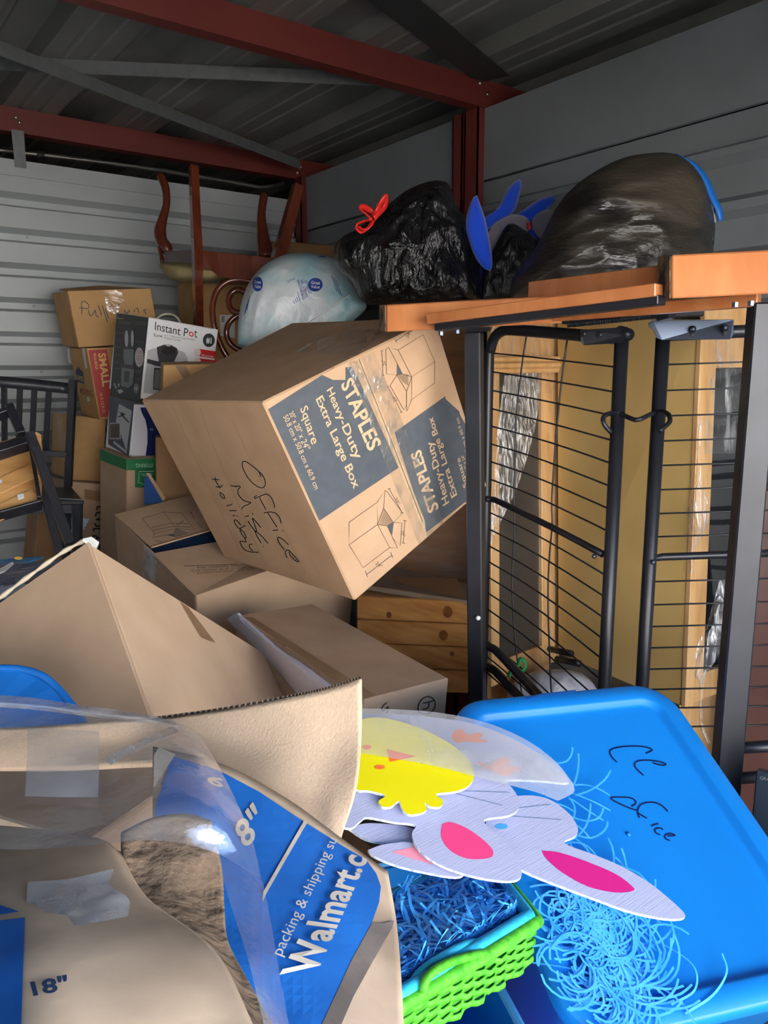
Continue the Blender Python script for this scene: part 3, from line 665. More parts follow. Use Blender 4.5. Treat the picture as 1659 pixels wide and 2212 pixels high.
board('arm_beam', (1451, 645, 1.25), (1730, 631, 1.25), (1451, 551, 1.25), (1424, 641, 1.33), M_CHERRY, M_ENDGRAIN)
bar('wood_rail', P(931, 689, 1.60), P(1424, 627, 1.27), 0.03, 0.021, M_CHERRY, fu)
bar('angle_iron', P(948, 707, 1.615), P(1430, 648, 1.275), 0.03, 0.016, M_BLACKM, fu)
bar('wood_rail', P(1148, 631, 1.66), P(1435, 600, 1.36), 0.02, 0.042, M_CHERRY, fu)
bar('wood_rail', P(1200, 683, 1.60), P(1640, 648, 1.32), 0.02, 0.022, M_CHERRY, fu)
def vline(x, y, d, z0=0.0):
    p = P(x, y, d); return p, Vector((p.x, p.y, z0))
def square_post(a, b, w, yaw):
    return bar('square_leg', a, b, w, w, M_BLACKM, fu, up=(math.cos(yaw), math.sin(yaw), 0), bw=0.003)
a = P(1024, 718, 1.74); b = P(1031, 1520, 1.885); square_post(a, a + (b - a) * 1.9, 0.037, -2.6)
a, b = vline(1652, 655, 1.33); square_post(a, b, 0.046, -2.35)
for (x, y, d) in ((1033, 1335, 1.82), (1571, 1561, 1.465)):
    p = P(x, y, d); r = (EYE - p).normalized(); bolts(fu, [(p, r)], 0.006, 'screw', mat('white_screw', S(225, 228, 230), 0.4))
hexa('flange_plate', PP([(1000, 706, 1.70), (1062, 702, 1.68), (1056, 716, 1.70), (1006, 717, 1.72), (1004, 706, 1.77), (1066, 702, 1.75), (1060, 716, 1.77), (1010, 717, 1.79)]), M_BLACKM, fu, 0.001)
for x, y, d in ((953, 716, 1.62), (988, 712, 1.62), (1588, 653, 1.27), (1622, 650, 1.27)):
    p = P(x, y, d); tube('hex_nut', [p, p - Vector((0, 0, 0.008))], 0.0055, M_STEELB, fu, 6, False)
# mesh deck, left half (turned away) and right half (facing the door)
LT, RT_ = P(1057, 762, 2.12), P(1343, 736, 1.70)
lt0 = Vector((LT.x, LT.y, 0.12)); rt0 = Vector((RT_.x, RT_.y, 0.12))
pL = plane(LT, RT_, rt0)
tt = [lt0, Vector((LT.x, LT.y, 1.2)), on_plane(1056, 790, pL), on_plane(1059, 758, pL), on_plane(1068, 730, pL), on_plane(1086, 715, pL), on_plane(1110, 713, pL), on_plane(1190, 719, pL), on_plane(1275, 726, pL), on_plane(1350, 731, pL)]
tube('deck_tube', smooth_line(tt[1:], 4) if False else [tt[0]] + smooth_line(tt[1:], 5), 0.0145, M_BLACKM, fu, 12)
tube('deck_tube', [P(1343, 730, 1.70), rt0], 0.0155, M_BLACKM, fu, 12)
pw = (pL[0] - pL[1] * 0.004, pL[1])
yl = [762, 802, 842, 881, 919, 957, 995, 1033, 1104, 1140, 1176, 1210, 1243, 1277, 1312, 1345, 1380, 1413, 1447]
yr = [794, 848, 900, 953, 1003, 1052, 1101, 1149, 1244, 1290, 1335, 1380, 1423, 1468, 1513, 1556, 1600, 1643, 1688]
def xat(y, x0, y0, x1, y1): return x0 + (x1 - x0) * (y - y0) / (y1 - y0)
for i, (u, v) in enumerate(zip(yl, yr)):
    x0, x1 = xat(u, 1057, 770, 1046, 1400), xat(v, 1340, 760, 1296, 1480)
    sag = 3 + 0.4 * i
    pts = [on_plane(x0 + (x1 - x0) * t, u + (v - u) * t - sag * math.sin(math.pi * t) * (0.4 if i < 4 else 1.0) + (6 if i > 4 else 0) * math.sin(math.pi * t) ** 2 * (t - 0.5), pw) for t in (0, .17, .33, .5, .67, .83, 1)]
    tube('mesh_wire', pts, 0.0022, M_BLACKM, fu, 6)
for q in ([(1138, 720), (1126, 800), (1115, 900), (1112, 1000), (1110, 1080), (1112, 1130), (1108, 1200), (1106, 1260), (1110, 1350), (1118, 1432), (1130, 1520)], [(1226, 728), (1212, 830), (1200, 960), (1192, 1080), (1193, 1130), (1187, 1200), (1184, 1270), (1185, 1350), (1190, 1480), (1196, 1560)]):
    tube('mesh_wire', smooth_line([on_plane(x, y, (pL[0] - pL[1] * 0.008, pL[1])) for x, y in q], 3), 0.0024, M_BLACKM, fu, 6)
tube('cross_tube', smooth_line([on_plane(1050, 1078, (pL[0] + pL[1] * .012, pL[1])), on_plane(1064, 1079, pL), on_plane(1080, 1085, pL), on_plane(1190, 1138, pL), on_plane(1302, 1197, pL)], 4), 0.0085, M_BLACKM, fu, 10)
tube('lower_tube', smooth_line(PP([(1046, 1392, 1.92), (1060, 1399, 1.90), (1074, 1408, 1.88), (1120, 1456, 1.80), (1180, 1520, 1.70)]), 4), 0.0105, M_BLACKM, fu, 10)
tube('lower_tube', smooth_line(PP([(1046, 1438, 1.92), (1058, 1443, 1.90), (1070, 1450, 1.88), (1100, 1482, 1.82), (1150, 1535, 1.72)]), 4), 0.0105, M_BLACKM, fu, 10)
R0 = P(1432, 730, 1.70); right = RM @ Vector((1, 0, 0)); right.z = 0; right.normalize(); pR = (R0, right.cross(Vector((0, 0, 1))).normalized()); pR = (R0, pR[1] if pR[1].dot(EYE - R0) > 0 else -pR[1])
tube('deck_tube', [R0, Vector((R0.x, R0.y, 0.12))], 0.0155, M_BLACKM, fu, 12)
tube('deck_tube', [on_plane(1425, 724, pR), on_plane(1600, 716, pR), on_plane(1800, 707, pR)], 0.014, M_BLACKM, fu, 12)
tube('deck_tube', [on_plane(1788, 708, pR), Vector((on_plane(1788, 708, pR).x, on_plane(1788, 708, pR).y, 0.12))], 0.0155, M_BLACKM, fu, 12)
yw = [788, 844, 899, 953, 1006, 1058.5, 1110, 1160, 1257, 1307, 1354, 1400, 1446, 1490, 1531, 1572]
for i, y in enumerate(yw):
    x0 = xat(y, 1430, 738, 1380, 1485)
    tube('mesh_wire', [on_plane(x0, y, (R0 + pR[1] * -.004, pR[1])), on_plane(1620, y - 6.5 + max(0, (y - 1200)) * 0.004, (R0 + pR[1] * -.004, pR[1])), on_plane(1790, y - 12, (R0 + pR[1] * -.004, pR[1]))], 0.0021, M_BLACKM, fu, 6)
tube('cross_tube', [on_plane(1403, 1208, pR), on_plane(1430, 1203, pR), on_plane(1600, 1197, pR), on_plane(1790, 1190, pR)], [0.006, 0.009, 0.009, 0.009], M_BLACKM, fu, 10)
tube('lower_tube', PP([(1560, 1618, 1.55), (1760, 1606, 1.55)]), 0.012, M_BLACKM, fu, 10)
tube('lower_tube', PP([(1560, 1684, 1.55), (1760, 1668, 1.55)]), 0.012, M_BLACKM, fu, 10)
for x, y, pl2 in ((1293, 1200, pL), (1406, 1211, pR)):
    p = on_plane(x, y, pl2) + pl2[1] * 0.014; tube('bolt', [p, p + (EYE - p).normalized() * 0.01], 0.006, M_STEELB, fu, 8)
# hinge brackets, spring, hook link
br1 = slab('hinge_bracket', PP([(1253, 713, 1.70), (1356, 706, 1.66), (1352, 724, 1.66), (1345, 740, 1.66), (1262, 746, 1.70), (1254, 738, 1.70)]), ray(1300, 720).normalized() * 0.006, M_BLACKM, fu, 0.001)
p = P(1357, 723, 1.66); tube('tube_cap', [p, p + (P(1340, 717, 1.72) - p)], 0.0135, M_BLACKM, fu, 16)
for x, y, d in ((1262, 721, 1.695), (1297, 723, 1.68)):
    q = P(x, y, d); tube('bolt', [q, q + (EYE - q).normalized() * 0.01], 0.0065, M_BLACKM, br1, 8)
br2 = slab('hinge_bracket', PP([(1400, 698, 1.60), (1410, 692, 1.60), (1585, 690, 1.56), (1585, 722, 1.56), (1578, 733, 1.56), (1430, 735, 1.60), (1418, 730, 1.60), (1412, 714, 1.60), (1402, 706, 1.60)]), ray(1500, 710).normalized() * 0.005, M_STEELB, fu, 0.001)
for x, y, d in ((1496, 711, 1.58), (1566, 708, 1.56)):
    q = P(x, y, d); tube('bolt', [q, q + (EYE - q).normalized() * 0.014], 0.0075, M_BLACKM, br2, 10)
    tube('bolt_face', [q + (EYE - q).normalized() * 0.0142, q + (EYE - q).normalized() * 0.0155], 0.0045, M_STEELB, br2, 10)
    slab('slot', PP([(x - 3, y + 8, d - .001), (x + 4, y + 8, d - .001), (x + 4, y + 14, d - .001), (x, y + 17, d - .001), (x - 3, y + 14, d - .001)]), ray(x, y).normalized() * 0.001, M_INK, br2)
a, b = P(1226, 701, 1.64), P(1426, 680, 1.58); N = 60
coil = []
ax = (b - a).normalized(); u0 = ax.cross(Vector((0, 0, 1))).normalized(); u1 = ax.cross(u0)
for i in range(N * 8 + 1):
    t = i / (N * 8); ang = i / 8 * math.tau; coil.append(a.lerp(b, t) + (u0 * math.cos(ang) + u1 * math.sin(ang)) * 0.0062)
v, f = tube_geo(coil, 0.0013, 4); mk('spring', v, f, M_BLACKM, fu, True)
bar('spring_plate', P(1424, 684, 1.57), P(1452, 676, 1.54), 0.02, 0.02, M_BLACKM, fu)
bar('slide_rail', P(1215, 694, 1.70), P(1520, 676, 1.60), 0.02, 0.012, M_BLACKM, fu)
slab('care_tag', PP([(1229, 681, 1.58), (1264, 676, 1.56), (1252, 691, 1.57), (1240, 692, 1.58)]), Vector((0.001, 0.001, 0)), M_WHITE, fu)
tube('hook_link', smooth_line(PP([(1320, 934, 1.66), (1306, 918, 1.655), (1303, 903, 1.66), (1314, 894, 1.69), (1335, 892, 1.72), (1360, 903, 1.69), (1376, 907, 1.67), (1395, 900, 1.68), (1412, 892, 1.72), (1432, 889, 1.70), (1445, 897, 1.67), (1447, 910, 1.655), (1437, 921, 1.645), (1424, 931, 1.64)]), 4), 0.0052, M_BLACKM, fu, 8)

# ================================================================== wrapped oak china cabinets behind the futon
M_OAK = mat('honey_oak', S(228, 186, 132), 0.4, var=S(206, 156, 98), vscale=7, vstretch=(5, 5, 0.7), bump=0.05, bscale=50, coat=0.15)
M_GLASS = mat('dark_cabinet_glass', S(74, 72, 70), 0.08, spec=0.7, var=S(58, 56, 56), vscale=3)
M_GLASSD = mat('near_black_cabinet_glass', S(26, 28, 34), 0.06, spec=0.8)
M_HARD = mat('tan_hardboard', S(228, 196, 128), 0.5, var=S(214, 178, 110), vscale=3.5, bump=0.03, bscale=30, coat=0.1)
def cabinet(label, q4, depth_vec, stile, rail_t, rail_b, glass):
    """q4 = top-left, top-right, bottom-right, bottom-left of the glazed front; the leg room below reaches the floor"""
    tl, tr, brr, bl = [P(*v) for v in q4]
    t = thing('china_cabinet', label, 'cabinet', ((tl + tr) / 2 + depth_vec / 2) * 1 - Vector((0, 0, ((tl + tr) / 2).z)), 'glazed oak cabinets in cling wrap')
    n = (tr - tl).cross(bl - tl).normalized(); n = n if n.dot(EYE - tl) > 0 else -n
    f = n * 0.018
    def strip(name, u0, u1, v0, v1, m, lift=f, back=Vector()):
        def at(u, v): return tl.lerp(tr, u).lerp(bl.lerp(brr, u), v)
        q = [at(u0, v0), at(u1, v0), at(u1, v1), at(u0, v1)]
        return hexa(name, [p + lift for p in q] + [p + back for p in q], m, t, 0.0015)
    strip('stile', 0, stile[0], 0, 1, M_OAK); strip('stile', 1 - stile[1], 1, 0, 1, M_OAK)
    strip('rail', stile[0], 1 - stile[1], 0, rail_t, M_OAK); strip('rail', stile[0], 1 - stile[1], 1 - rail_b, 1, M_OAK)
    strip('glass_pane', stile[0], 1 - stile[1], rail_t, 1 - rail_b, glass, n * 0.006)
    tl2, tr2 = tl + Vector((0, 0, 0.0)), tr
    low = Vector((0, 0, -min(bl.z, brr.z)))
    hexa('cabinet_body', [tl, tr, brr + low, bl + low, tl + depth_vec, tr + depth_vec, brr + low + depth_vec, bl + low + depth_vec], M_OAK, t, 0.002)
    return t, (tl, n), f
cab1, pc1, f1_ = cabinet('glazed oak cabinet with crown moulding left of the tan hardboard', [(1052, 660, 2.33), (1196, 664, 2.55), (1199, 1424, 2.557), (1052, 1482, 2.335)], Vector((0.22, 0.20, 0)), (0.11, 0.27), 0.16, 0.06, M_GLASS)
p0_, p1_ = P(1040, 790, 2.27), P(1206, 788, 2.45)
for dz, w in ((0.0, 0.030), (0.018, 0.022), (-0.016, 0.018)):
    bar('crown_moulding', p0_ + Vector((0, 0, dz)), p1_ + Vector((0, 0, dz)), w, 0.017, M_OAK, cab1, bw=0.004)
cab2, pc2, f2_ = cabinet('glazed oak cabinet with near-black glass behind the right futon leg', [(1513, 655, 2.05), (1640, 660, 2.13), (1612, 1466, 2.22), (1476, 1520, 2.12)], Vector((0.12, 0.06, 0)), (0.22, 0.20), 0.16, 0.07, M_GLASSD)
hb = thing('hardboard_sheet', 'tall tan hardboard sheet stamped JUN, leaning between the glazed cabinets', 'panel', P(1330, 1500, 2.25))
ha, hb_, hc, hd = P(1204, 690, 2.50), P(1513, 690, 1.98), P(1477, 1527, 2.075), P(1206, 1412, 2.505)
hn = (hb_ - ha).cross(hd - ha).normalized(); hn = hn if hn.dot(EYE - ha) > 0 else -hn
hexa('sheet', [ha, hb_, hc, hd] + [v - hn * 0.006 for v in (ha, hb_, hc, hd)], M_HARD, hb, 0.001)
bar('edge_batten', hb_ - hn * 0.012 , hc - hn * 0.012, 0.016, 0.03, M_OAK, hb, up=hn)
ph = plane(ha, hb_, hc)
text('ink_stamp', ph, 'JUN 2', [(1371, 987), (1402, 990), (1402, 1001), (1371, 998)], M_INK, hb, 0.02)
text('ink_stamp', ph, 'NICO', [(1371, 1015), (1400, 1018), (1400, 1029), (1371, 1027)], M_INK, hb, 0.0)
M_WRAP = film('stretch_wrap', (0.92, 0.93, 0.95, 1), 0.06, 0.7, 7, (6, 6, 1.2), 0.10, 1.0, 0.40, 0.52, 0.72)
M_WRAP2 = film('stretch_wrap_bunched', (0.92, 0.94, 0.98, 1), 0.12, 0.75, 14, (9, 9, 1.5), 0.12, 1.0, 0.45, 0.45, 0.65)
def sheet_on(name, pl2, poly, lift, m, parent, step=14):
    return decal(name, (pl2[0] + pl2[1] * lift, pl2[1]), poly, m, parent, 0, step)
sheet_on('stretch_wrap', pc1, [(1062, 700), (1194, 705), (1194, 790), (1192, 850), (1060, 850)], 0.045, M_WRAP, cab1)
v = [[(1090, 812, 2.30), (1130, 806, 2.36), (1168, 806, 2.42)], [(1078, 900, 2.30), (1115, 890, 2.35), (1160, 900, 2.41)], [(1070, 980, 2.29), (1105, 975, 2.34), (1140, 985, 2.38)], [(1066, 1060, 2.29), (1090, 1060, 2.32), (1112, 1065, 2.35)], [(1052, 1140, 2.27), (1062, 1140, 2.29), (1078, 1135, 2.31)], [(1048, 1200, 2.26), (1051, 1200, 2.27), (1056, 1190, 2.28)]]
patch('bunched_wrap', v, M_WRAP2, cab1, 0, 6, 6, 0.02, 25)
sheet_on('stretch_wrap', pc2, [(1512, 705), (1640, 705), (1630, 830), (1600, 980), (1518, 980)], 0.03, M_WRAP, cab2)
v = [[(1508, 900, 1.910), (1512, 900, 1.910), (1517, 900, 1.910)], [(1503, 1020, 1.930), (1508, 1020, 1.920), (1514, 1020, 1.930)], [(1486, 1095, 1.950), (1506, 1090, 1.910), (1532, 1098, 1.940)], [(1488, 1140, 1.950), (1508, 1140, 1.920), (1526, 1140, 1.950)], [(1488, 1190, 1.960), (1495, 1190, 1.950), (1504, 1190, 1.960)], [(1490, 1240, 1.970), (1494, 1240, 1.960), (1498, 1240, 1.970)]]
patch('bunched_wrap', v, M_WRAP2, cab2, 0, 5, 5, 0.02, 30)
v = [[(1555, 1250, 1.950), (1562, 1250, 1.950), (1570, 1250, 1.950)], [(1530, 1340, 1.950), (1545, 1335, 1.930), (1562, 1340, 1.950)], [(1505, 1400, 1.950), (1530, 1400, 1.930), (1556, 1405, 1.950)], [(1500, 1455, 1.950), (1515, 1460, 1.940), (1530, 1452, 1.950)], [(1510, 1480, 1.950), (1514, 1482, 1.940), (1519, 1480, 1.950)], [(1510, 1560, 1.940), (1514, 1562, 1.930), (1519, 1560, 1.940)], [(1526, 1604, 1.930), (1530, 1606, 1.920), (1535, 1604, 1.930)]]
patch('bunched_wrap', v, M_WRAP2, cab2, 0, 5, 5, 0.015, 30)
# things seen through the right half of the futon and an added filler beneath the cabinets
M_MAROON = mat('maroon_leatherette', S(92, 52, 44), 0.4, bump=0.15, bscale=60)
sq = PP([(1622, 1060, 1.95), (1740, 1000, 1.90), (1640, 1060, 2.05), (1760, 1000, 2.0)])
hexa('sofa_back', [sq[0], sq[1], Vector((sq[1].x, sq[1].y, 0)), Vector((sq[0].x, sq[0].y, 0)), sq[2], sq[3], Vector((sq[3].x, sq[3].y, 0)), Vector((sq[2].x, sq[2].y, 0))], M_MAROON, None, 0.02, label='maroon leatherette upholstered panel behind the right futon wires', cat='furniture')
axis_box('filler', (1.84, 0.20, 0), (2.14, 0.62, 0.52), mat('black_filler', S(30, 30, 34), 0.4), None, 0.01, label='low black footlocker added to keep the area under the glazed cabinets dark', cat='chest')  # added black box that keeps the space under the cabinets dark
# ------------------------------------------------------------------ shopping bag with green loops at the cabinet foot
M_BAGW = mat('white_film_bag', S(196, 200, 214), 0.35, var=S(150, 152, 165), vscale=14, bump=0.7, bscale=26, bdist=0.01)
sbg = thing('shopping_bag', 'crumpled pale plastic shopping bag with green loop handles', 'bag', P(1190, 1560, 2.1))
blob('bag_body', [(1095, 1500), (1110, 1474), (1150, 1452), (1200, 1446), (1250, 1452), (1280, 1474), (1295, 1510), (1285, 1560), (1200, 1580), (1110, 1560)], 2.32, 0.07, M_BAGW, sbg, 48, 24, 0.02, (14, 14, 14), 3)
M_GREEN = mat('green_ribbon', S(26, 150, 76), 0.5)
tube('loop_handle', smooth_line(PP([(1099, 1462, 2.0), (1104, 1448, 2.0), (1118, 1438, 2.0), (1122, 1426, 2.0), (1128, 1424, 2.0), (1135, 1432, 2.0), (1133, 1446, 2.0), (1126, 1450, 2.0)]), 4), 0.006, M_GREEN, sbg, 6, flat=0.4)
tube('steel_pipe', PP([(1188, 1402, 2.40), (1234, 1412, 2.26)]), 0.010, M_BLACKM, None, 12, label='short black tube lying under the tan hardboard, upper one', cat='tube', group='black tubes under the hardboard')
tube('steel_pipe', PP([(1204, 1424, 2.34), (1250, 1433, 2.20)]), 0.010, M_BLACKM, None, 12, label='short black tube lying under the tan hardboard, lower one', cat='tube', group='black tubes under the hardboard')

# ================================================================== bags piled on top of the cabinets
M_BLK = mat('black_bag_film', S(20, 20, 22), 0.2, spec=0.6, rvar=0.2, vscale=7, bump=0.9, bscale=15, bstretch=(2.6, 2.6, 0.8), bdist=0.03)
M_DUST = mat('dusty_black_bag_film', S(24, 24, 25), 0.26, spec=0.5, var=S(74, 66, 54), vscale=3.5, vstretch=(1, 1, 1.6), rvar=0.4, ramp=(0.38, 0.62), bump=0.55, bscale=7, bstretch=(1, 1, 2.6), bdist=0.03, detail=4)
M_WBAG = mat('white_kitchen_bag_film', S(212, 220, 226), 0.32, var=S(168, 212, 222), vscale=5, bump=0.5, bscale=34, bdist=0.01, ramp=(0.45, 0.6))
bag1 = thing('trash_bag', 'huge dusty black trash bag with a blue ribbon beside it', 'bag', P(1320, 640, 1.98), 'black trash bags on the pile')
bb1 = blob('bag_film', [(1098, 645), (1108, 600), (1140, 560), (1165, 520), (1190, 470), (1215, 430), (1250, 395), (1300, 362), (1350, 340), (1400, 331), (1450, 331), (1490, 350), (1520, 390), (1535, 440), (1545, 490), (1541, 540), (1537, 590), (1500, 640), (1400, 655), (1250, 655)], 1.98, 0.20, M_DUST, bag1, 180, 90, 0.022, (4, 4, 9), 1, back=0.12, squash=0.6)
M_BLUET = mat('blue_ribbon', S(20, 110, 205), 0.45)
v = [[(1453, 333, 1.97), (1462, 332, 1.97)], [(1490, 352, 1.965), (1502, 352, 1.965)], [(1516, 385, 1.96), (1530, 384, 1.96)], [(1532, 425, 1.96), (1548, 425, 1.96)], [(1546, 455, 1.96), (1560, 452, 1.96)], [(1553, 478, 1.965), (1562, 476, 1.965)]]
patch('blue_ribbon', v, M_BLUET, bag1, 0.003, 2, 5)
patch('white_paper', [[(1543, 432, 1.98), (1548, 432, 1.98)], [(1542, 460, 1.98), (1549, 460, 1.98)], [(1541, 480, 1.98), (1546, 480, 1.98)]], M_WHITE, bag1, 0.002, 2, 3)
bag2 = thing('trash_bag', 'shiny black trash bag tied with a red drawstring', 'bag', P(880, 655, 2.32), 'black trash bags on the pile')
blob('bag_film', [(722, 565), (724, 530), (745, 508), (772, 495), (800, 470), (840, 440), (880, 410), (930, 391), (965, 394), (976, 415), (990, 450), (1012, 475), (1022, 510), (1032, 560), (1041, 620), (1035, 655), (960, 660), (880, 660), (820, 658), (782, 648), (762, 610), (738, 588)], 2.32, 0.17, M_BLK, bag2, 180, 90, 0.024, (17, 17, 7), 2, back=0.16, squash=0.55)
M_REDP = mat('red_drawstring', S(214, 40, 34), 0.35)
kn = (803, 474)
for l in ([(803, 474), (790, 462), (778, 452), (783, 447), (800, 455), (812, 465)], [(806, 472), (815, 455), (822, 440), (834, 425), (832, 445), (820, 460), (808, 472)], [(803, 474), (788, 478), (772, 484), (770, 492), (780, 500), (795, 492), (806, 476)], [(806, 476), (800, 488), (785, 496), (776, 490)]):
    tube('drawstring', smooth_line([P(x, y, 2.12 + 0.01 * math.sin(x)) for x, y in l], 5), 0.009, M_REDP, bag2, 6, flat=0.35)
bag3 = thing('trash_bag', 'small black trash bag squeezed between plush toy and dusty bag', 'bag', P(1085, 645, 2.18), 'black trash bags on the pile')
blob('bag_film', [(1040, 650), (1044, 590), (1060, 555), (1075, 520), (1093, 488), (1112, 484), (1150, 508), (1168, 525), (1150, 580), (1130, 650)], 2.25, 0.05, M_BLK, bag3, 96, 48, 0.012, (14, 14, 14), 5, back=0.03, lump=0.008)
# plush toy
M_PLUSH = mat('royal_blue_plush', S(30, 76, 210), 0.9, spec=0.1, bump=0.4, bscale=300, sheen=0.4, bdist=0.002)
M_PLUSHG = mat('grey_plush', S(128, 124, 140), 0.9, spec=0.1, bump=0.4, bscale=300, sheen=0.4, bdist=0.002)
pl = thing('plush_toy', 'royal blue plush toy with long pointed fins between the black bags', 'toy', P(1080, 600, 2.35))
def soft(name, out, d, th, m, seed=0): return blob(name, out, d, th, m, pl, 40, 20, 0.0, (5, 5, 5), seed, lump=0.006)
soft('body', [(1035, 600), (1040, 530), (1048, 490), (1065, 468), (1100, 462), (1150, 470), (1190, 490), (1200, 540), (1180, 620), (1100, 630)], 2.470, 0.10, M_PLUSH, 1)
soft('fin', [(1030, 421), (1040, 448), (1049, 475), (1056, 510), (1062, 545), (1062, 582), (1046, 580), (1026, 555), (1013, 520), (1006, 485), (1012, 450), (1022, 427)], 2.180, 0.025, M_PLUSH, 2)
soft('fin', [(1123, 387), (1127, 400), (1120, 430), (1112, 455), (1095, 470), (1070, 485), (1048, 500), (1042, 490), (1046, 470), (1065, 460), (1080, 440), (1095, 410), (1112, 392)], 2.370, 0.035, M_PLUSH, 3)
soft('fin', [(1196, 423), (1200, 432), (1185, 450), (1165, 468), (1145, 480), (1120, 478), (1116, 465), (1135, 450), (1165, 430), (1185, 424)], 2.380, 0.03, M_PLUSH, 4)
soft('muzzle', [(1056, 540), (1052, 515), (1062, 490), (1085, 472), (1110, 464), (1135, 468), (1146, 485), (1140, 500), (1110, 520), (1085, 545), (1068, 548)], 2.350, 0.05, M_PLUSHG, 5)
soft('cheek', [(1150, 495), (1150, 470), (1165, 455), (1185, 452), (1200, 465), (1200, 500), (1170, 515)], 2.380, 0.05, M_PLUSHG, 6)
soft('red_trim', [(1138, 478), (1146, 482), (1147, 494), (1140, 496)], 2.295, 0.012, M_REDP, 7)
# white kitchen bag
wb_ = thing('kitchen_bag', 'white kitchen trash bag with blue print, bulging behind the tilted carton', 'bag', P(640, 730, 2.5))
wbb = blob('bag_film', [(513, 745), (515, 690), (525, 640), (545, 600), (575, 570), (615, 550), (660, 546), (700, 552), (735, 562), (752, 590), (762, 610), (774, 640), (790, 668), (720, 720), (640, 740), (560, 755), (530, 755)], 2.76, 0.12, M_WBAG, wb_, 140, 70, 0.012, (14, 14, 9), 4, back=0.12, squash=0.5)
bwb = bvh_of(wbb); M_BLUEP = mat('blue_bag_print', S(36, 70, 160), 0.5)
for cx_, cy_, rx, ry in ((681, 615, 16, 15), (557, 614, 11, 16), (697, 551, 12, 5)):
    lg = decal('logo_disc', bwb, [(cx_ + rx * math.cos(t / 16 * math.tau), cy_ + ry * math.sin(t / 16 * math.tau)) for t in range(16)], M_BLUEP, wbb, 0.002, 5)
    if cy_ > 600:
        text('logo_lettering', bwb, 'Great', [(cx_ - rx * .6, cy_ - ry * .55), (cx_ + rx * .65, cy_ - ry * .45), (cx_ + rx * .65, cy_), (cx_ - rx * .6, cy_ - ry * .05)], M_WHITE, lg, 0.02, 0.0035)
        text('logo_lettering', bwb, 'Value', [(cx_ - rx * .65, cy_ + ry * .08), (cx_ + rx * .65, cy_ + ry * .1), (cx_ + rx * .6, cy_ + ry * .6), (cx_ - rx * .6, cy_ + ry * .55)], M_WHITE, lg, 0.02, 0.0035)
for s, q in (('33CT 13GAL FLEX', [(662, 605), (674, 634), (668, 637), (657, 607)]), ('TALL KITCHEN', [(654, 603), (666, 640), (660, 642), (648, 606)]), ('DRAWSTRING BAGS', [(646, 604), (660, 645), (654, 648), (641, 606)])):
    text('bag_print', bwb, s, q, M_BLUEP, wbb, 0.01, 0.0025)
strokes('fine_print', bwb, [[(634 - 4 * i, 600 + 2 * i), (648 - 4 * i, 650 + 2 * i)] for i in range(4)] + [[(716 + 5 * i, 595 + 5 * i), (728 + 5 * i, 630 + 5 * i)] for i in range(3)] + [[(540 - 3 * i, 640 + 8 * i), (534 - 3 * i, 670 + 6 * i)] for i in range(3)], 1.2, M_BLUEP, wbb, 0.002, False, kind='stuff')
tube('drawstring', smooth_line([q + (EYE - q).normalized() * 0.004 for q in [drop(bwb, x, y, 0.002) for x, y in ((650, 706), (680, 690), (710, 668), (735, 650), (756, 636))] if q is not None], 4), 0.008, M_WHITE, wb_, 6, flat=0.4)

# ================================================================== boxes stacked along the back wall
M_CARDG = card('kraft_golden_tan', S(198, 158, 108), S(184, 144, 96))  # golden kraft of the cartons at the back
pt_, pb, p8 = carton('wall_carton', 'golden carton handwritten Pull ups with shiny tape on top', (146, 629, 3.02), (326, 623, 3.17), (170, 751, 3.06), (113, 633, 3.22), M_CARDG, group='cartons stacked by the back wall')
bp = plane(p8[0], p8[1], p8[3])
a, b_, c_, d_ = p8[0], p8[1], p8[5], p8[4]
slab('flap', [a, b_, b_.lerp(c_, 0.45) + Vector((0, 0, 0.006)), (a.lerp(b_, 0.5)).lerp((c_ + d_) / 2, 0.55) + Vector((0, 0, 0.022)), a.lerp(d_, 0.5) + Vector((0, 0, 0.012))], Vector((0, 0, -0.004)), M_CARDG, pt_)
cp = crp(140, 600, 8.295)
strokes('handwriting', bp, [cp(l) for l in ([(300, 655), (305, 560), (295, 470), (310, 430), (360, 425), (420, 480), (430, 530), (400, 552), (330, 548), (258, 538)], [(425, 575), (435, 640), (465, 685), (510, 640), (545, 585), (555, 650), (575, 690), (610, 705)], [(590, 490), (620, 560), (660, 680)], [(670, 495), (700, 600), (740, 720), (765, 800)], [(720, 560), (750, 640), (790, 735)])], 1.5, M_NAVYINK, pb, 0.002)
strokes('handwriting', bp, [cp(l) for l in ([(1080, 570), (1070, 605), (1110, 640), (1140, 600)], [(1150, 575), (1160, 610)], [(1235, 570), (1250, 610)], [(1265, 550), (1300, 548), (1320, 600), (1325, 630)], [(1470, 578), (1420, 575), (1415, 600), (1450, 630), (1455, 660)])], 1.5, M_NAVYINK, pb, 0.002)
decal('clear_tape', bp, cp([(680, 225), (1010, 215), (1055, 420), (1000, 500), (960, 600), (900, 650), (770, 600), (730, 480), (720, 400)]), M_TAPE, pb, 0.003, 5)
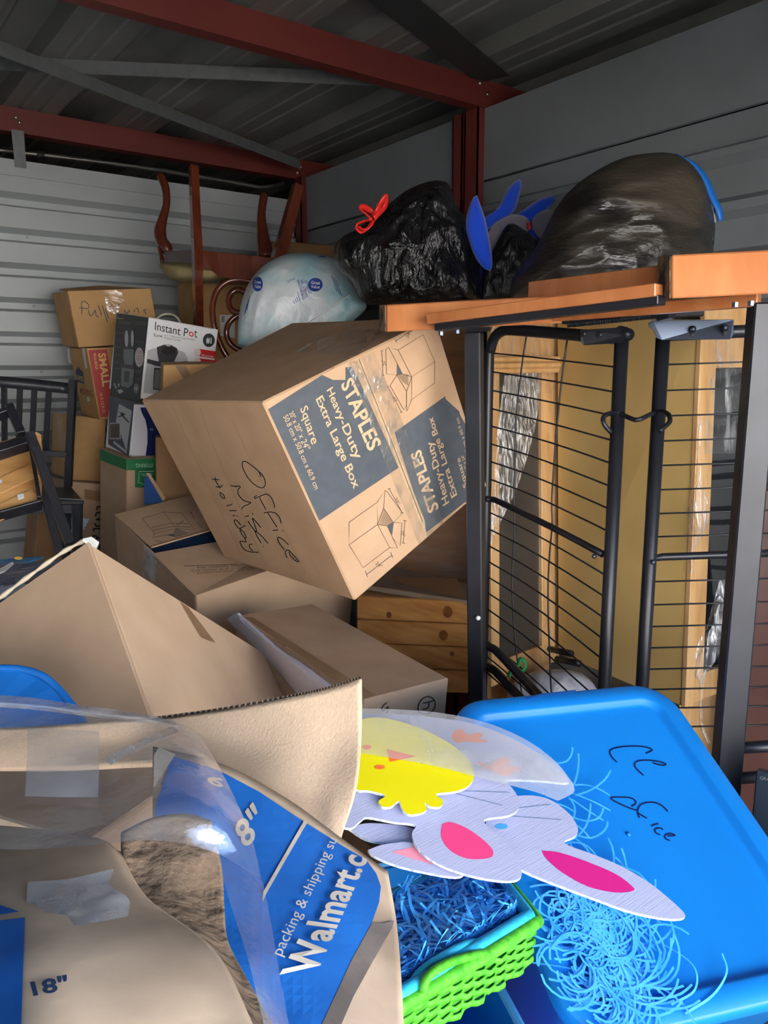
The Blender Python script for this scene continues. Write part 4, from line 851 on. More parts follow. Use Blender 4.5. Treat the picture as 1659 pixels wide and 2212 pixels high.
# moving-supplies carton with a red label
lt_, lb, l8 = carton('wall_carton', 'carton with a red SMALL label under the Pull ups carton', (187, 752, 3.03), (262, 749, 3.10), (216, 907, 3.08), (149, 751, 3.22), M_CARDG, group='cartons stacked by the back wall')
bl_ = plane(l8[0], l8[1], l8[3]); bll = plane(l8[0], l8[4], l8[3]); c4 = crp(100, 580, 3.95)
M_REDL = mat('red_label_print', S(176, 62, 60), 0.6)
rp = decal('red_label', bl_, c4([(358, 697), (516, 690), (618, 1262), (460, 1270)]), M_REDL, lb, 0.001)
for s, q, bo in (('SMALL', [(505, 718), (546, 1000), (478, 1010), (440, 725)], 0.03), ('PEQUE\u00d1A', [(425, 720), (447, 862), (415, 868), (397, 727)], 0.01), ('16 X 12 X 12', [(478, 1060), (502, 1228), (480, 1234), (455, 1065)], 0.01)):
    text('lettering', bl_, s, c4(q), mat('buff_lettering', S(226, 184, 116), 0.7), rp, bo, 0.002)
M_NAVYL = mat('navy_logo_print', S(34, 60, 96), 0.6)
lg = decal('house_logo', bll, c4([(252, 872), (276, 838), (298, 868), (316, 880), (328, 985), (262, 965)]), M_NAVYL, lb, 0.001)
text('logo_lettering', bll, "LOWE'S", c4([(260, 905), (320, 922), (324, 968), (264, 945)]), mat('buff_lettering', S(226, 184, 116), 0.7), lg, 0.02, 0.002)
text('lettering', bll, 'MOVING', c4([(285, 1010), (395, 1040), (400, 1100), (292, 1068)]), mat('faded_red_print', S(140, 70, 56), 0.7), lb, 0.02, 0.001)
for q in ([(308, 680), (335, 680), (345, 780), (356, 850), (338, 856), (322, 770)], [(348, 1090), (372, 1105), (378, 1130), (356, 1138)], [(184, 680), (202, 684), (216, 810), (202, 815), (186, 780)]):
    decal('torn_tape', bll, c4(q), mat('peeling_tape', S(206, 204, 196), 0.35), lb, 0.002, 6)
# plain carton below, and the one at the bottom with writing
_, pb2, _ = carton('wall_carton', 'plain carton directly under the red-labelled one', (159, 897, 3.02), (229, 906, 3.12), (155, 1037, 3.06), (114, 891, 3.22), M_CARDG, group='cartons stacked by the back wall')
decal('clear_tape', bvh_of(pb2), [(120, 893), (135, 894), (150, 1030), (138, 1030)], M_TAPE, pb2, 0.002, 8)
_, pb3, _ = carton('wall_carton', 'shaded carton handwritten CC+JC beside the chair leg', (151, 1040, 2.93), (224, 1046, 3.02), (139, 1260, 3.02), (112, 1030, 3.16), M_CARD2, group='cartons stacked by the back wall')
c8s = crp(180, 1000, 8.847); b3_ = bvh_of(pb3)
strokes('handwriting', b3_, [c8s(l) for l in ([(250, 900), (265, 850), (300, 830), (350, 870)], [(230, 1020), (250, 960), (310, 945), (370, 970), (390, 1000), (350, 1040)], [(240, 1080), (320, 1080)], [(290, 1050), (270, 1100)], [(330, 1150), (350, 1190), (300, 1205), (240, 1200), (220, 1150)], [(200, 1310), (200, 1260), (260, 1250), (320, 1260), (325, 1300)], [(170, 1450), (180, 1400), (240, 1395), (260, 1440), (220, 1470), (165, 1450)], [(262, 1440), (320, 1440), (310, 1490)])], 3.0, M_INK, pb3, 0.002)
decal('brown_tape', b3_, c8s([(20, 500), (330, 540), (320, 740), (20, 680)]), M_BTAPE, pb3, 0.001)
zig = [(188, 1118 - 0)] 
cpn = [(150, 1112), (170, 1117)] + [(195 - 2.0 * k - (3 if k % 2 else 0), 1122 + 3.4 * k) for k in range(13)] + [(150, 1166)]
slab('paper_coupon', [P(x, y, 2.905) for x, y in cpn], Vector((0.001, 0.002, 0)), mat('pale_blue_paper', S(176, 190, 206), 0.7), None, label='white paper coupon with a zigzag edge tucked behind the chair leg', cat='paper')
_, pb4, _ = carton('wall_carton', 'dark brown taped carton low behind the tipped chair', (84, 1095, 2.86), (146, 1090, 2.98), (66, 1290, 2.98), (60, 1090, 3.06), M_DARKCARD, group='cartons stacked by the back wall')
# pressure cooker carton
ip, ipb, i8 = carton('appliance_carton', 'black and white pressure cooker carton leaning on the pile', (322, 685, 2.69), (472, 712, 2.85), (303, 861, 2.724), (252, 675, 2.88), mat('glossy_white_board', S(236, 236, 238), 0.3), group='printed appliance cartons')
bi = plane(i8[0], i8[1], i8[3]); bk = plane(i8[0], i8[4], i8[3])
M_BLKB = mat('black_board_print', S(24, 24, 26), 0.35); M_GREYP = mat('grey_print', S(120, 122, 126), 0.45); M_LGREY = mat('light_grey_print', S(184, 186, 190), 0.35); M_DGREY = mat('dark_grey_print', S(52, 50, 56), 0.35); M_REDB = mat('red_print', S(216, 40, 44), 0.4)
c4p = c4
bf = decal('black_side', bk, [(252.5, 676), (321.5, 686), (303, 867), (238.5, 854.5)], M_BLKB, ipb, 0.001)
def ell(cx_, cy_, rx, ry, n=20, a0=0, a1=math.tau): return [(cx_ + rx * math.cos(a0 + (a1 - a0) * t / n), cy_ + ry * math.sin(a0 + (a1 - a0) * t / n)) for t in range(n)]
def dc(name, poly, m, off=0.0016, par=None): return decal(name, bk if par is bf else bi, c4(poly), m, par or ipb, off)
for s, q, m_, bo in (('Instant P', [(928, 455), (1212, 515), (1205, 585), (925, 525)], M_BLKB, 0.0), ('o', [(1216, 535), (1256, 543), (1254, 585), (1214, 577)], M_REDB, 0.01), ('t', [(1262, 525), (1286, 530), (1284, 592), (1260, 587)], M_BLKB, 0.0), ('Lux', [(920, 550), (992, 563), (990, 590), (918, 577)], M_DGREY, 0.0),
                     ('6-in-1 Multi-Use Programmable', [(1010, 562), (1268, 602), (1266, 620), (1008, 578)], M_GREYP, 0.0), ('Pressure Cooker', [(1008, 582), (1150, 604), (1148, 622), (1006, 600)], M_GREYP, 0.0)):
    text('lettering', bi, s, c4(q), m_, ipb, bo, 0.002)
bdg = dc('award_badge', ell(1385, 612, 51, 58), M_DGREY)
text('badge_lettering', bi, '#1', c4([(1362, 585), (1408, 592), (1406, 648), (1360, 640)]), M_WHITE, bdg, 0.03, 0.003)
for y in (0, 78):
    rb = dc('red_banner', [(1300, 686 + y), (1450, 708 + y), (1446, 770 + y), (1296, 748 + y)], M_REDB)
    dc('icon_disc', ell(1286, 716 + y, 30, 34), mat('pale_icon_print', S(238, 214, 214), 0.4), 0.003, rb)
    text('lettering', bi, '70% FASTER' if y == 0 else 'EASY', c4([(1322, 732 + y), (1428 if y == 0 else 1372, 748 + y), (1426 if y == 0 else 1370, 762 + y), (1320, 746 + y)]), M_WHITE, rb, 0.01, 0.003)
ck = dc('cooker_picture', [(862, 700), (905, 682), (950, 678), (1120, 690), (1180, 720), (1204, 770), (1202, 815), (1190, 980), (1150, 1090), (828, 1062), (835, 960), (852, 830)], M_LGREY)
dc('lid_dark', [(858, 770), (940, 790), (1080, 800), (1200, 790), (1235, 800), (1232, 815), (1200, 822), (1060, 850), (930, 830), (856, 805)], M_DGREY, 0.003, ck)
dc('lid_knob', [(940, 672), (1000, 650), (1060, 652), (1112, 680), (1122, 720), (1090, 790), (1080, 815), (960, 800), (945, 730)], M_DGREY, 0.0034, ck)
dc('knob_top', ell(1040, 700, 62, 36), M_BLKB, 0.0042, ck)
dc('valve', [(1015, 648), (1035, 643), (1056, 650), (1050, 665), (1022, 663)], M_LGREY, 0.005, ck)
pnl = dc('control_panel', [(918, 846), (1010, 856), (1000, 1045), (908, 1030)], M_DGREY, 0.003, ck)
dc('panel_face', [(926, 858), (1002, 868), (994, 1034), (914, 1020)], M_GREYP, 0.0038, ck); dc('display', [(970, 888), (1000, 892), (996, 978), (966, 974)], M_BLKB, 0.0046, ck)
# black side: exploded drawing
dc('lid_picture', ell(712, 600, 40, 92), M_DGREY, 0.002, bf); dc('pot_rim', ell(690, 600, 16, 72), M_LGREY, 0.0026, bf); dc('pot_rim', ell(740, 600, 12, 72), M_LGREY, 0.0026, bf)
dc('inner_pot_picture', [(664, 685), (752, 690), (748, 800), (740, 828), (700, 836), (672, 820), (662, 760)], M_GREYP, 0.002, bf)
dc('base_picture', [(648, 815), (758, 830), (740, 990), (700, 1020), (640, 1000)], M_GREYP, 0.002, bf); dc('base_band', [(646, 812), (760, 828), (756, 862), (644, 846)], M_DGREY, 0.0026, bf); dc('base_panel', [(675, 875), (718, 880), (708, 975), (668, 968)], M_DGREY, 0.003, bf)
ov = dc('text_bubble', ell(798, 758, 38, 84), M_LGREY, 0.002, bf)
strokes('bubble_text', bk, [c4([(776, 706 + k), (820, 710 + k)]) for k in (0, 14, 40, 62, 76, 100)], 0.9, M_REDB, ov, 0.0028, False)
dc('number_badge', ell(772, 1024, 22, 44), M_GREYP, 0.002, bf); text('lettering', bk, '12', c4([(762, 1010), (784, 1013), (782, 1036), (760, 1033)]), M_WHITE, bf, 0.02, 0.003)
text('lettering', bk, 'Instant P', c4([(600, 412), (664, 420), (662, 436), (598, 430)]), M_LGREY, bf, 0, 0.002)
strokes('fine_print', bk, [c4(l) for l in ([(622, 452), (725, 464)], [(620, 464), (725, 478)], [(780, 458), (862, 468)], [(756, 472), (862, 486)], [(606, 545), (672, 552)], [(604, 610), (650, 616)], [(600, 672), (640, 676)], [(592, 735), (640, 740)], [(588, 800), (632, 804)], [(585, 850), (630, 854)], [(770, 870), (812, 874)], [(768, 884), (812, 888)], [(764, 622), (830, 630)], [(764, 940), (806, 944)])], 0.8, M_GREYP, bf, 0.002, False, kind='stuff')
dc('spoon_picture', [(578, 985), (588, 978), (606, 1022), (598, 1030)], M_LGREY, 0.002, bf); dc('ladle_picture', [(614, 985), (630, 980), (626, 1012), (618, 1012)], M_LGREY, 0.002, bf); dc('booklet_picture', [(608, 1040), (645, 1030), (664, 1052), (628, 1070)], M_LGREY, 0.002, bf)
# ceiling fan carton
fp, fpb, f8 = carton('appliance_carton', 'navy and white ceiling fan carton under the pressure cooker carton', (291, 873, 2.70), (400, 882, 2.82), (280, 985, 2.73), (237, 861, 2.88), mat('white_fan_board', S(226, 226, 236), 0.35), group='printed appliance cartons')
bi2 = plane(f8[0], f8[1], f8[3]); bk2 = plane(f8[0], f8[4], f8[3]); M_NAVYF = mat('navy_fan_print', S(44, 52, 74), 0.35); M_NAVYB = mat('deep_blue_print', S(30, 42, 96), 0.35)
def df(name, poly, m, off=0.0016, par=None, cr_=c4): return decal(name, bk2 if name == 'dark_side' or par is not None and (par is nf or par is FR[0]) else bi2, cr_(poly), m, par or fpb, off)
nf = None; FR = [None]
nf = df('dark_side', [(541, 1087), (752, 1134), (706, 1606), (530, 1500)], M_NAVYF, 0.001)
df('room_photo', [(625, 1155), (735, 1215), (690, 1560), (598, 1300)], M_LGREY, 0.0018, nf)
for q in ([(625, 1215), (660, 1250), (715, 1310), (708, 1318), (650, 1262)], [(690, 1235), (660, 1262), (612, 1272), (618, 1262), (655, 1248)], [(650, 1225), (665, 1232), (668, 1262), (650, 1258)]): df('fan_picture', q, M_BLKB, 0.0026, nf)
FR[0] = fr = df('photo_frame', [(548, 1318), (641, 1315), (641, 1456), (548, 1456)], M_LGREY, 0.003, nf)
df('fan_photo', [(554, 1326), (635, 1323), (635, 1448), (554, 1448)], mat('photo_brown', S(88, 80, 72), 0.5), 0.004, fr)
strokes('fan_blades', bk2, [c4(l) for l in ([(562, 1345), (628, 1435)], [(630, 1350), (560, 1400)], [(595, 1380), (590, 1445)], [(595, 1385), (634, 1400)])], 2.2, M_BLKB, fr, 0.005, False)
df('sofa_photo', [(582, 1470), (690, 1558), (690, 1582), (575, 1490)], M_LGREY, 0.0018, nf)
nv = df('blue_wave', [(800, 1185), (815, 1235), (845, 1290), (862, 1380), (862, 1480), (846, 1608), (1180, 1625), (1190, 1180)], M_NAVYB, 0.001)
text('lettering', bi2, 'M', c4([(886, 1362), (908, 1365), (908, 1386), (886, 1383)]), M_WHITE, nv, 0, 0.002)
df('silver_band', [(722, 1590), (846, 1600), (845, 1609), (722, 1604)], M_LGREY, 0.001)
# green-banded carton beneath
gp, gpb, g8 = carton('wall_carton', 'carton with a green band and upside-down STORING print under the fan carton', (274, 992, 2.68), (356, 988, 2.76), (272, 1240, 2.78), (216, 968, 2.86), M_CARD2, group='cartons stacked by the back wall')
bg = plane(g8[0], g8[1], g8[3]); bgl = plane(g8[0], g8[4], g8[3]); M_GRN = mat('green_band_print', S(30, 120, 72), 0.6); c3 = crp(0, 550, 2.9625)
gb = decal('green_band', bg, c3([(810, 1311), (1040, 1300), (1040, 1380), (810, 1380)]), M_GRN, gpb, 0.001)
decal('green_band', bgl, c3([(641, 1241), (811, 1312), (810, 1380), (641, 1314)]), M_GRN, gpb, 0.001)
text('lettering', bg, 'STORING', [(330, 1009), (293, 1010), (293, 1001), (330, 1001)], mat('pale_green_lettering', S(150, 196, 164), 0.6), gb, 0.02, 0.002)
ic = decal('green_icon', bg, c3([(863, 1368), (1000, 1366), (1000, 1490), (863, 1490)]), M_GRN, gpb, 0.001)
strokes('icon_drawing', bg, [c3(l) for l in ([(985, 1385), (890, 1388), (888, 1440), (882, 1455), (920, 1470)], [(900, 1405), (975, 1402)], [(910, 1415), (970, 1412)])], 2.0, mat('pale_green_lettering', S(150, 196, 164), 0.6), ic, 0.002, False)
# small carton tops wedged next to the tilted carton
_, sc1, _ = carton('wedged_carton', 'small golden carton with taped seam peeking over the tilted carton', (353, 788, 2.42), (470, 786, 2.50), (349, 940, 2.46), (347, 782, 2.60), M_CARDG)
bs1 = bvh_of(sc1)
decal('brown_tape', bs1, [(378, 790), (400, 790), (425, 830), (408, 835)], M_BTAPE, sc1, 0.001)
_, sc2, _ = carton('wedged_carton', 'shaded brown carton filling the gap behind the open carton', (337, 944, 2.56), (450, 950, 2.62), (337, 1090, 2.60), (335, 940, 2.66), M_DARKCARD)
bfl = thing('blue_carton_flap', 'blue printed carton flap sticking up in front of the green-banded carton', 'flap', P(330, 1095, 2.5))
slab('printed_face', PP([(311, 1036, 2.60), (318, 1026, 2.60), (352, 1082, 2.57), (352, 1086, 2.57), (312, 1090, 2.6)]), ray(330, 1060) * 0.004, mat('blue_flap_print', S(44, 84, 150), 0.5), bfl)
slab('cut_edge', PP([(316, 1022, 2.59), (323, 1022, 2.59), (358, 1076, 2.56), (352, 1083, 2.56)]), ray(330, 1060) * 0.004, M_CARD, bfl)
# boxes behind the upturned chair
_, bc1, _ = carton('wall_carton', 'golden carton with a shipping label behind the upturned chair', (418, 611, 3.22), (540, 614, 3.30), (424, 840, 3.28), (383, 610, 3.42), M_CARDG, group='cartons stacked by the back wall')
bb_ = bvh_of(bc1); c6 = crp(300, 340, 4.1475)
lab = decal('shipping_label', bb_, c6([(722, 1412), (860, 1412), (860, 1620), (732, 1600)]), M_WHITE, bc1, 0.001)
strokes('barcode', bb_, [c6([(740, 1425 + 5 * k), (768, 1425 + 5 * k)]) for k in range(11)], 0.7, M_INK, lab, 0.002, False)
carton('wall_carton', 'brown carton in the far corner behind the bags', (588, 521, 3.45), (725, 530, 3.30), (588, 700, 3.5), (560, 519, 3.62), M_DARKCARD, group='cartons stacked by the back wall')
tube('power_cable', smooth_line(PP([(335, 694, 3.13), (345, 683, 3.13), (360, 678, 3.13), (376, 681, 3.13), (387, 692, 3.13), (391, 702, 3.13)]), 5), 0.0045, mat('ivory_cable', S(214, 210, 190), 0.5), None, 8, label='ivory cable looping up behind the pressure cooker carton', cat='cable')

# ================================================================== upturned cherry dining chair
M_CHERRYD = mat('dark_cherry_chair', S(104, 48, 30), 0.22, spec=0.5, var=S(84, 37, 24), vscale=5, vstretch=(6, 6, 1), coat=0.5)
M_SEAT = mat('olive_seat_fabric', S(150, 136, 96), 0.9, bump=0.3, bscale=200)
ch = thing('dining_chair', 'cherry dining chair upside down with curved legs in the air', 'chair', P(480, 560, 3.05))
def sweep(name, pts, ws, m, par, d=None, ratio=1.0, n=12, sq=False, sub=5):
    """limb through (x, y, depth) points; ws = widths in pixels"""
    q = [P(*p) for p in pts]; r = [w * p[2] / F / 2 for w, p in zip(ws, pts)]
    pp = smooth_line(q, sub); rr = smooth_line([Vector((w, 0, 0)) for w in r], sub); rr = [v.x for v in rr]
    if not sq: return tube(name, pp, rr, m, par, n)
    vs, fs = [], []
    for i, p in enumerate(pp):
        t = (pp[min(i + 1, len(pp) - 1)] - pp[max(i - 1, 0)]).normalized(); e = (EYE - p).normalized(); s = t.cross(e).normalized(); u = s.cross(t)
        s, u = (s * 0.94 + u * 0.34).normalized(), (u * 0.94 - s * 0.34).normalized()
        k = rr[i] * 0.93
        vs += [p + s * k * a + u * k * ratio * b for a, b in ((-1, -1), (1, -1), (1, 1), (-1, 1))]
    for i in range(len(pp) - 1):
        fs += [(4 * i + j, 4 * i + (j + 1) % 4, 4 * i + 4 + (j + 1) % 4, 4 * i + 4 + j) for j in range(4)]
    L = 4 * (len(pp) - 1); fs += [(3, 2, 1, 0), (L, L + 1, L + 2, L + 3)]
    return fix_normals(mk(name, vs, fs, m, par))
def c6d(pts): return [(p[0] / 4.1475 + 300, p[1] / 4.1475 + 340, p[2]) for p in pts]
sweep('rear_leg', c6d([(492, 85, 2.88), (500, 380, 2.87), (515, 700, 2.86), (524, 900, 2.85), (526, 1130, 2.86), (535, 1530, 3.06)]), [18, 19, 20, 20, 19, 18], M_CHERRYD, ch, sq=True)
sweep('rear_leg', c6d([(1425, 255, 2.95), (1355, 520, 2.94), (1295, 750, 2.93), (1240, 930, 2.92), (1225, 1150, 2.94), (1240, 1500, 2.98)]), [22, 24, 26, 26, 22, 20], M_CHERRYD, ch, sq=True)
sweep('front_leg', c6d([(195, 158, 3.20), (238, 280, 3.20), (246, 420, 3.20), (212, 560, 3.20), (190, 660, 3.20), (205, 750, 3.20), (245, 805, 3.20), (262, 850, 3.20)]), [19, 17, 16, 20, 26, 26, 26, 20], M_CHERRYD, ch)
sweep('corner_block', c6d([(178, 790, 3.2), (200, 870, 3.2), (210, 945, 3.2)]), [8, 9, 9], M_CHERRYD, ch)
sweep('front_leg', c6d([(1122, 325, 3.26), (1098, 500, 3.26), (1104, 650, 3.26), (1122, 800, 3.26), (1135, 900, 3.26)]), [18, 18, 24, 32, 36], M_CHERRYD, ch)
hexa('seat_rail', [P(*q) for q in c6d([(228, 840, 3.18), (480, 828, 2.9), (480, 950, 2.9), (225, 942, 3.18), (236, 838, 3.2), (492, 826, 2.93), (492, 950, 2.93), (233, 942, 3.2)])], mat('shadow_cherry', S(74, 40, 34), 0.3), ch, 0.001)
slab('back_rail', [P(*q) for q in c6d([(555, 835, 2.86), (700, 845, 2.865), (1040, 880, 2.89), (1240, 905, 2.905), (1230, 1090, 2.905), (1000, 1090, 2.89), (830, 1086, 2.88), (720, 1070, 2.87), (655, 1015, 2.87), (560, 1000, 2.86)])], ray(480, 570) * 0.025, M_CHERRYD, ch, 0.002)
blob('seat_cushion', [(343, 571), (352, 585), (365, 600), (385, 608), (420, 612), (455, 610), (500, 604), (560, 598), (580, 575), (520, 566), (420, 566), (360, 567)], 3.04, 0.16, M_SEAT, ch, 48, 24, 0.0, (5, 5, 5), 1, lump=0.004, back=0.14)
hoop = c6d([(1010, 1112, 2.90), (900, 1096, 2.895), (790, 1115, 2.89), (700, 1195, 2.885), (660, 1330, 2.885), (668, 1480, 2.89), (700, 1600, 2.90), (752, 1720, 2.91), (800, 1800, 2.92)])
sweep('back_hoop', hoop, [13] * 9, M_CHERRYD, ch)
ring = [(890 + 88 * math.cos(t), 1290 + 105 * math.sin(t), 2.90) for t in [k / 14 * math.tau for k in range(15)]]
q = [P(*p) for p in c6d(ring)][:-1]; tube('scroll_ring', q, 0.0115, M_CHERRYD, ch, 10, closed=True)
sweep('back_scroll', c6d([(960, 1410, 2.90), (880, 1420, 2.90), (810, 1480, 2.90), (785, 1560, 2.90), (800, 1640, 2.91), (850, 1700, 2.92), (930, 1740, 2.93)]), [12] * 7, M_CHERRYD, ch)

# ================================================================== black kitchen chairs at the left
M_BLKW = mat('black_painted_wood', S(30, 31, 36), 0.42, spec=0.5, var=S(42, 44, 52), vscale=14, vstretch=(5, 5, 1), bump=0.05, bscale=60)
M_PINEU = mat('bare_pine_underside', S(206, 160, 104), 0.55, var=S(176, 124, 70), vscale=6, vstretch=(1, 1, 6), ramp=(0.4, 0.65))
c3k = lambda x, y, d: P(x / 4.423, y / 4.423 + 780, d)
bc = thing('kitchen_chair', 'black slat-back kitchen chair standing upright by the back wall', 'chair', c3k(400, 1800, 2.8), 'black kitchen chairs')
bar('back_post', c3k(697, 178, 2.72), c3k(650, 1205, 2.80), 0.024, 0.024, M_BLKW, bc, up=(0.6, 0.8, 0))
bar('back_post', c3k(-330, 120, 2.62), c3k(-350, 1190, 2.70), 0.024, 0.024, M_BLKW, bc, up=(0.6, 0.8, 0))
v = [[(-75, 804, 2.62), (0, 812.5, 2.64), (75, 819, 2.68), (150, 827.5, 2.715)], [(-75, 828, 2.62), (0, 835.5, 2.64), (75, 842, 2.68), (149, 850, 2.715)]]
patch('top_rail', v, M_BLKW, bc, 0.018, 4, 3)
bar('lower_rail', c3k(-340, 830, 2.68), c3k(640, 893, 2.76), 0.018, 0.02, M_BLKW, bc)
for a, b in (((-220, 235), (-215, 840)), ((-95, 245), (-90, 850)), ((40, 255), (45, 855)), ((190, 262), (176, 862)), ((328, 276), (302, 868)), ((466, 288), (434, 876))):
    bar('slat', c3k(a[0], a[1], 2.70 + a[0] / 9000), c3k(b[0], b[1], 2.76 + b[0] / 9000), 0.02, 0.008, M_BLKW, bc, up=(0.6, 0.8, 0))
hexa('seat', [c3k(-350, 1195, 2.72), c3k(690, 1205, 2.80), c3k(800, 1330, 2.48), c3k(-420, 1318, 2.40)] + [v - Vector((0, 0, 0.016)) for v in (c3k(-350, 1195, 2.72), c3k(690, 1205, 2.80), c3k(800, 1330, 2.48), c3k(-420, 1318, 2.40))], M_BLKW, bc, 0.004)
bar('seat_edge_wear', c3k(560, 1313, 2.475), c3k(792, 1327, 2.475), 0.003, 0.004, mat('worn_grey_paint', S(110, 112, 116), 0.6), bc)
bar('front_leg', c3k(742, 1345, 2.50), c3k(735, 2150, 2.62), 0.026, 0.026, M_BLKW, bc, up=(0.6, 0.8, 0))
bar('front_leg', c3k(-380, 1340, 2.42), c3k(-400, 2150, 2.55), 0.026, 0.026, M_BLKW, bc, up=(0.6, 0.8, 0))
bar('rear_leg', c3k(648, 1230, 2.80), c3k(630, 2000, 2.92), 0.024, 0.024, M_BLKW, bc, up=(0.6, 0.8, 0))
bar('apron', c3k(-360, 1385, 2.44), c3k(715, 1390, 2.52), 0.016, 0.045, M_BLKW, bc)
ic2 = thing('kitchen_chair', 'black kitchen chair tipped over with its bare pine seat underside showing', 'chair', c3k(200, 1800, 2.2), 'black kitchen chairs')
us = [c3k(-300, 850, 2.16), c3k(350, 672, 2.26), c3k(392, 700, 2.26), c3k(405, 860, 2.24), c3k(392, 1345, 2.12), c3k(-300, 1540, 2.02)]
un = (us[1] - us[0]).cross(us[5] - us[0]).normalized(); un = un if un.dot(EYE - us[0]) > 0 else -un
slab('seat_board', us, -un * 0.014, M_PINEU, ic2, 0.002)
slab('seat_face', [v - un * 0.0145 + Vector((0, 0, 0.004)) for v in us], -un * 0.006, M_BLKW, ic2, 0.002)
pu_ = plane(us[0], us[1], us[5])
def onu(x, y, lift): 
    q = on_plane(x / 4.423, y / 4.423 + 780, (pu_[0] + pu_[1] * lift, pu_[1])); return q
bar('seat_rail', onu(-300, 960, 0.02), onu(300, 770, 0.02), 0.03, 0.038, M_BLKW, ic2, up=un)
bar('seat_rail', onu(-300, 1562, 0.02), onu(395, 1368, 0.02), 0.008, 0.04, M_BLKW, ic2, up=un)
bar('seat_rail', onu(292, 800, 0.02), onu(380, 1340, 0.02), 0.010, 0.04, M_BLKW, ic2, up=un)
for y0, y1, m_ in ((1180, 1000, M_PINEU), (1440, 1250, M_PINEU)):
    bar('pine_board', onu(-300, y0 + 150, 0.006), onu(360, y1 + 30, 0.006), 0.05, 0.006, m_, ic2, up=un)
bar('leg', c3k(285, 695, 2.10), c3k(668, 1745, 2.02), 0.024, 0.026, M_BLKW, ic2, up=un)
bar('leg', c3k(345, 980, 2.24), c3k(575, 1850, 2.18), 0.022, 0.024, M_BLKW, ic2, up=un)
bar('back_post', c3k(85, 425, 2.30), c3k(205, 700, 2.26), 0.024, 0.024, M_BLKW, ic2, up=un)
bar('back_rail', c3k(-200, 590, 2.26), c3k(80, 485, 2.30), 0.016, 0.034, M_BLKW, ic2, up=un)
M_CLIP = mat('white_plastic_clip', S(206, 212, 220), 0.4)
for q in ([(160, 1275), (222, 1260), (232, 1305), (172, 1322)], [(-10, 1135), (18, 1128), (18, 1155), (-10, 1165)]):
    slab('glide_clip', [onu(x, y, 0.012) for x, y in q], -un * 0.01, M_CLIP, ic2, 0.001)
# clear toy bag and papers below
tb = thing('toy_bag', 'clear plastic bag of papers and a blue dotted toy card', 'bag', P(60, 1290, 1.62))
slab('blue_card', PP([(-60, 1212, 1.78), (80, 1203, 1.80), (95, 1202, 1.80), (60, 1214, 1.72), (-60, 1232, 1.68)]), Vector((0, 0, -0.003)), mat('cyan_card', S(40, 160, 226), 0.5), tb)
slab('yellow_dot', [P(40 + 9 * math.cos(t / 10 * math.tau), 1209 + 3 * math.sin(t / 10 * math.tau), 1.74) + Vector((0, 0, .004)) for t in range(10)], Vector((0, 0, -0.001)), mat('yellow_dot_print', S(236, 190, 70), 0.5), tb)
hexa('toy_card_box', PP([(-80, 1226, 1.70), (150, 1208, 1.72), (120, 1250, 1.58), (-80, 1290, 1.48), (-80, 1420, 1.74), (150, 1400, 1.76), (120, 1440, 1.62), (-80, 1480, 1.52)]), mat('mixed_print_card', S(120, 130, 160), 0.5, var=S(70, 92, 120), vscale=18), tb, 0.002)
slab('white_strip', PP([(-40, 1256, 1.545), (10, 1236, 1.60), (30, 1219, 1.66), (26, 1217, 1.66), (0, 1231, 1.61), (-40, 1246, 1.56)]), Vector((0, 0, 0.003)), M_WHITE, tb)
slab('white_strip', PP([(-40, 1272, 1.50), (52, 1262, 1.52), (60, 1268, 1.51), (30, 1290, 1.46), (-40, 1300, 1.44)]), Vector((0, 0, 0.003)), mat('lilac_paper', S(206, 216, 240), 0.6), tb)
text('lettering', plane(P(-40, 1272, 1.49), P(52, 1262, 1.51), P(30, 1290, 1.45)), 'r Back of', [(0, 1268), (48, 1258), (50, 1265), (0, 1275)], M_NAVYINK, tb, 0.02, 0.006)
patch('bag_film', [[(-80, 1215, 1.74), (40, 1210, 1.76), (120, 1200, 1.78), (165, 1192, 1.76)], [(-80, 1245, 1.58), (40, 1236, 1.60), (110, 1225, 1.62), (150, 1212, 1.64)], [(-80, 1290, 1.43), (30, 1280, 1.45), (80, 1262, 1.48), (120, 1240, 1.52)]], M_WRAP, tb, 0, 6, 6, 0.015, 20)

# ================================================================== blue totes in front
M_TOTE = mat('blue_tote_plastic', S(20, 130, 216), 0.38, spec=0.4, var=S(16, 122, 208), vscale=3, bump=0.03, bscale=30)
TLc, TRc, BLc = Vector((0.871, 0.990, 1.010)), Vector((1.301, 0.826, 0.996)), Vector((0.683, 0.517, 0.768))
ux, uy = (TRc - TLc), (BLc - TLc); LW, LL = ux.length, uy.length; ux.normalize(); uy.normalize(); un_ = ux.cross(uy).normalized(); un_ = un_ if un_.z > 0 else -un_
def lid_pt(a, b, h): return TLc + ux * a + uy * b + un_ * h
def rrect(w, l, r, inset=0.0, n=8):
    out = []
    for cx_, cy_, a0 in ((w - r, r, -90), (w - r, l - r, 0), (r, l - r, 90), (r, r, 180)):
        for k in range(n + 1):
            a = math.radians(a0 + 90 * k / n); out.append((cx_ + (r - inset) * math.cos(a), cy_ + (r - inset) * math.sin(a)))
    return out
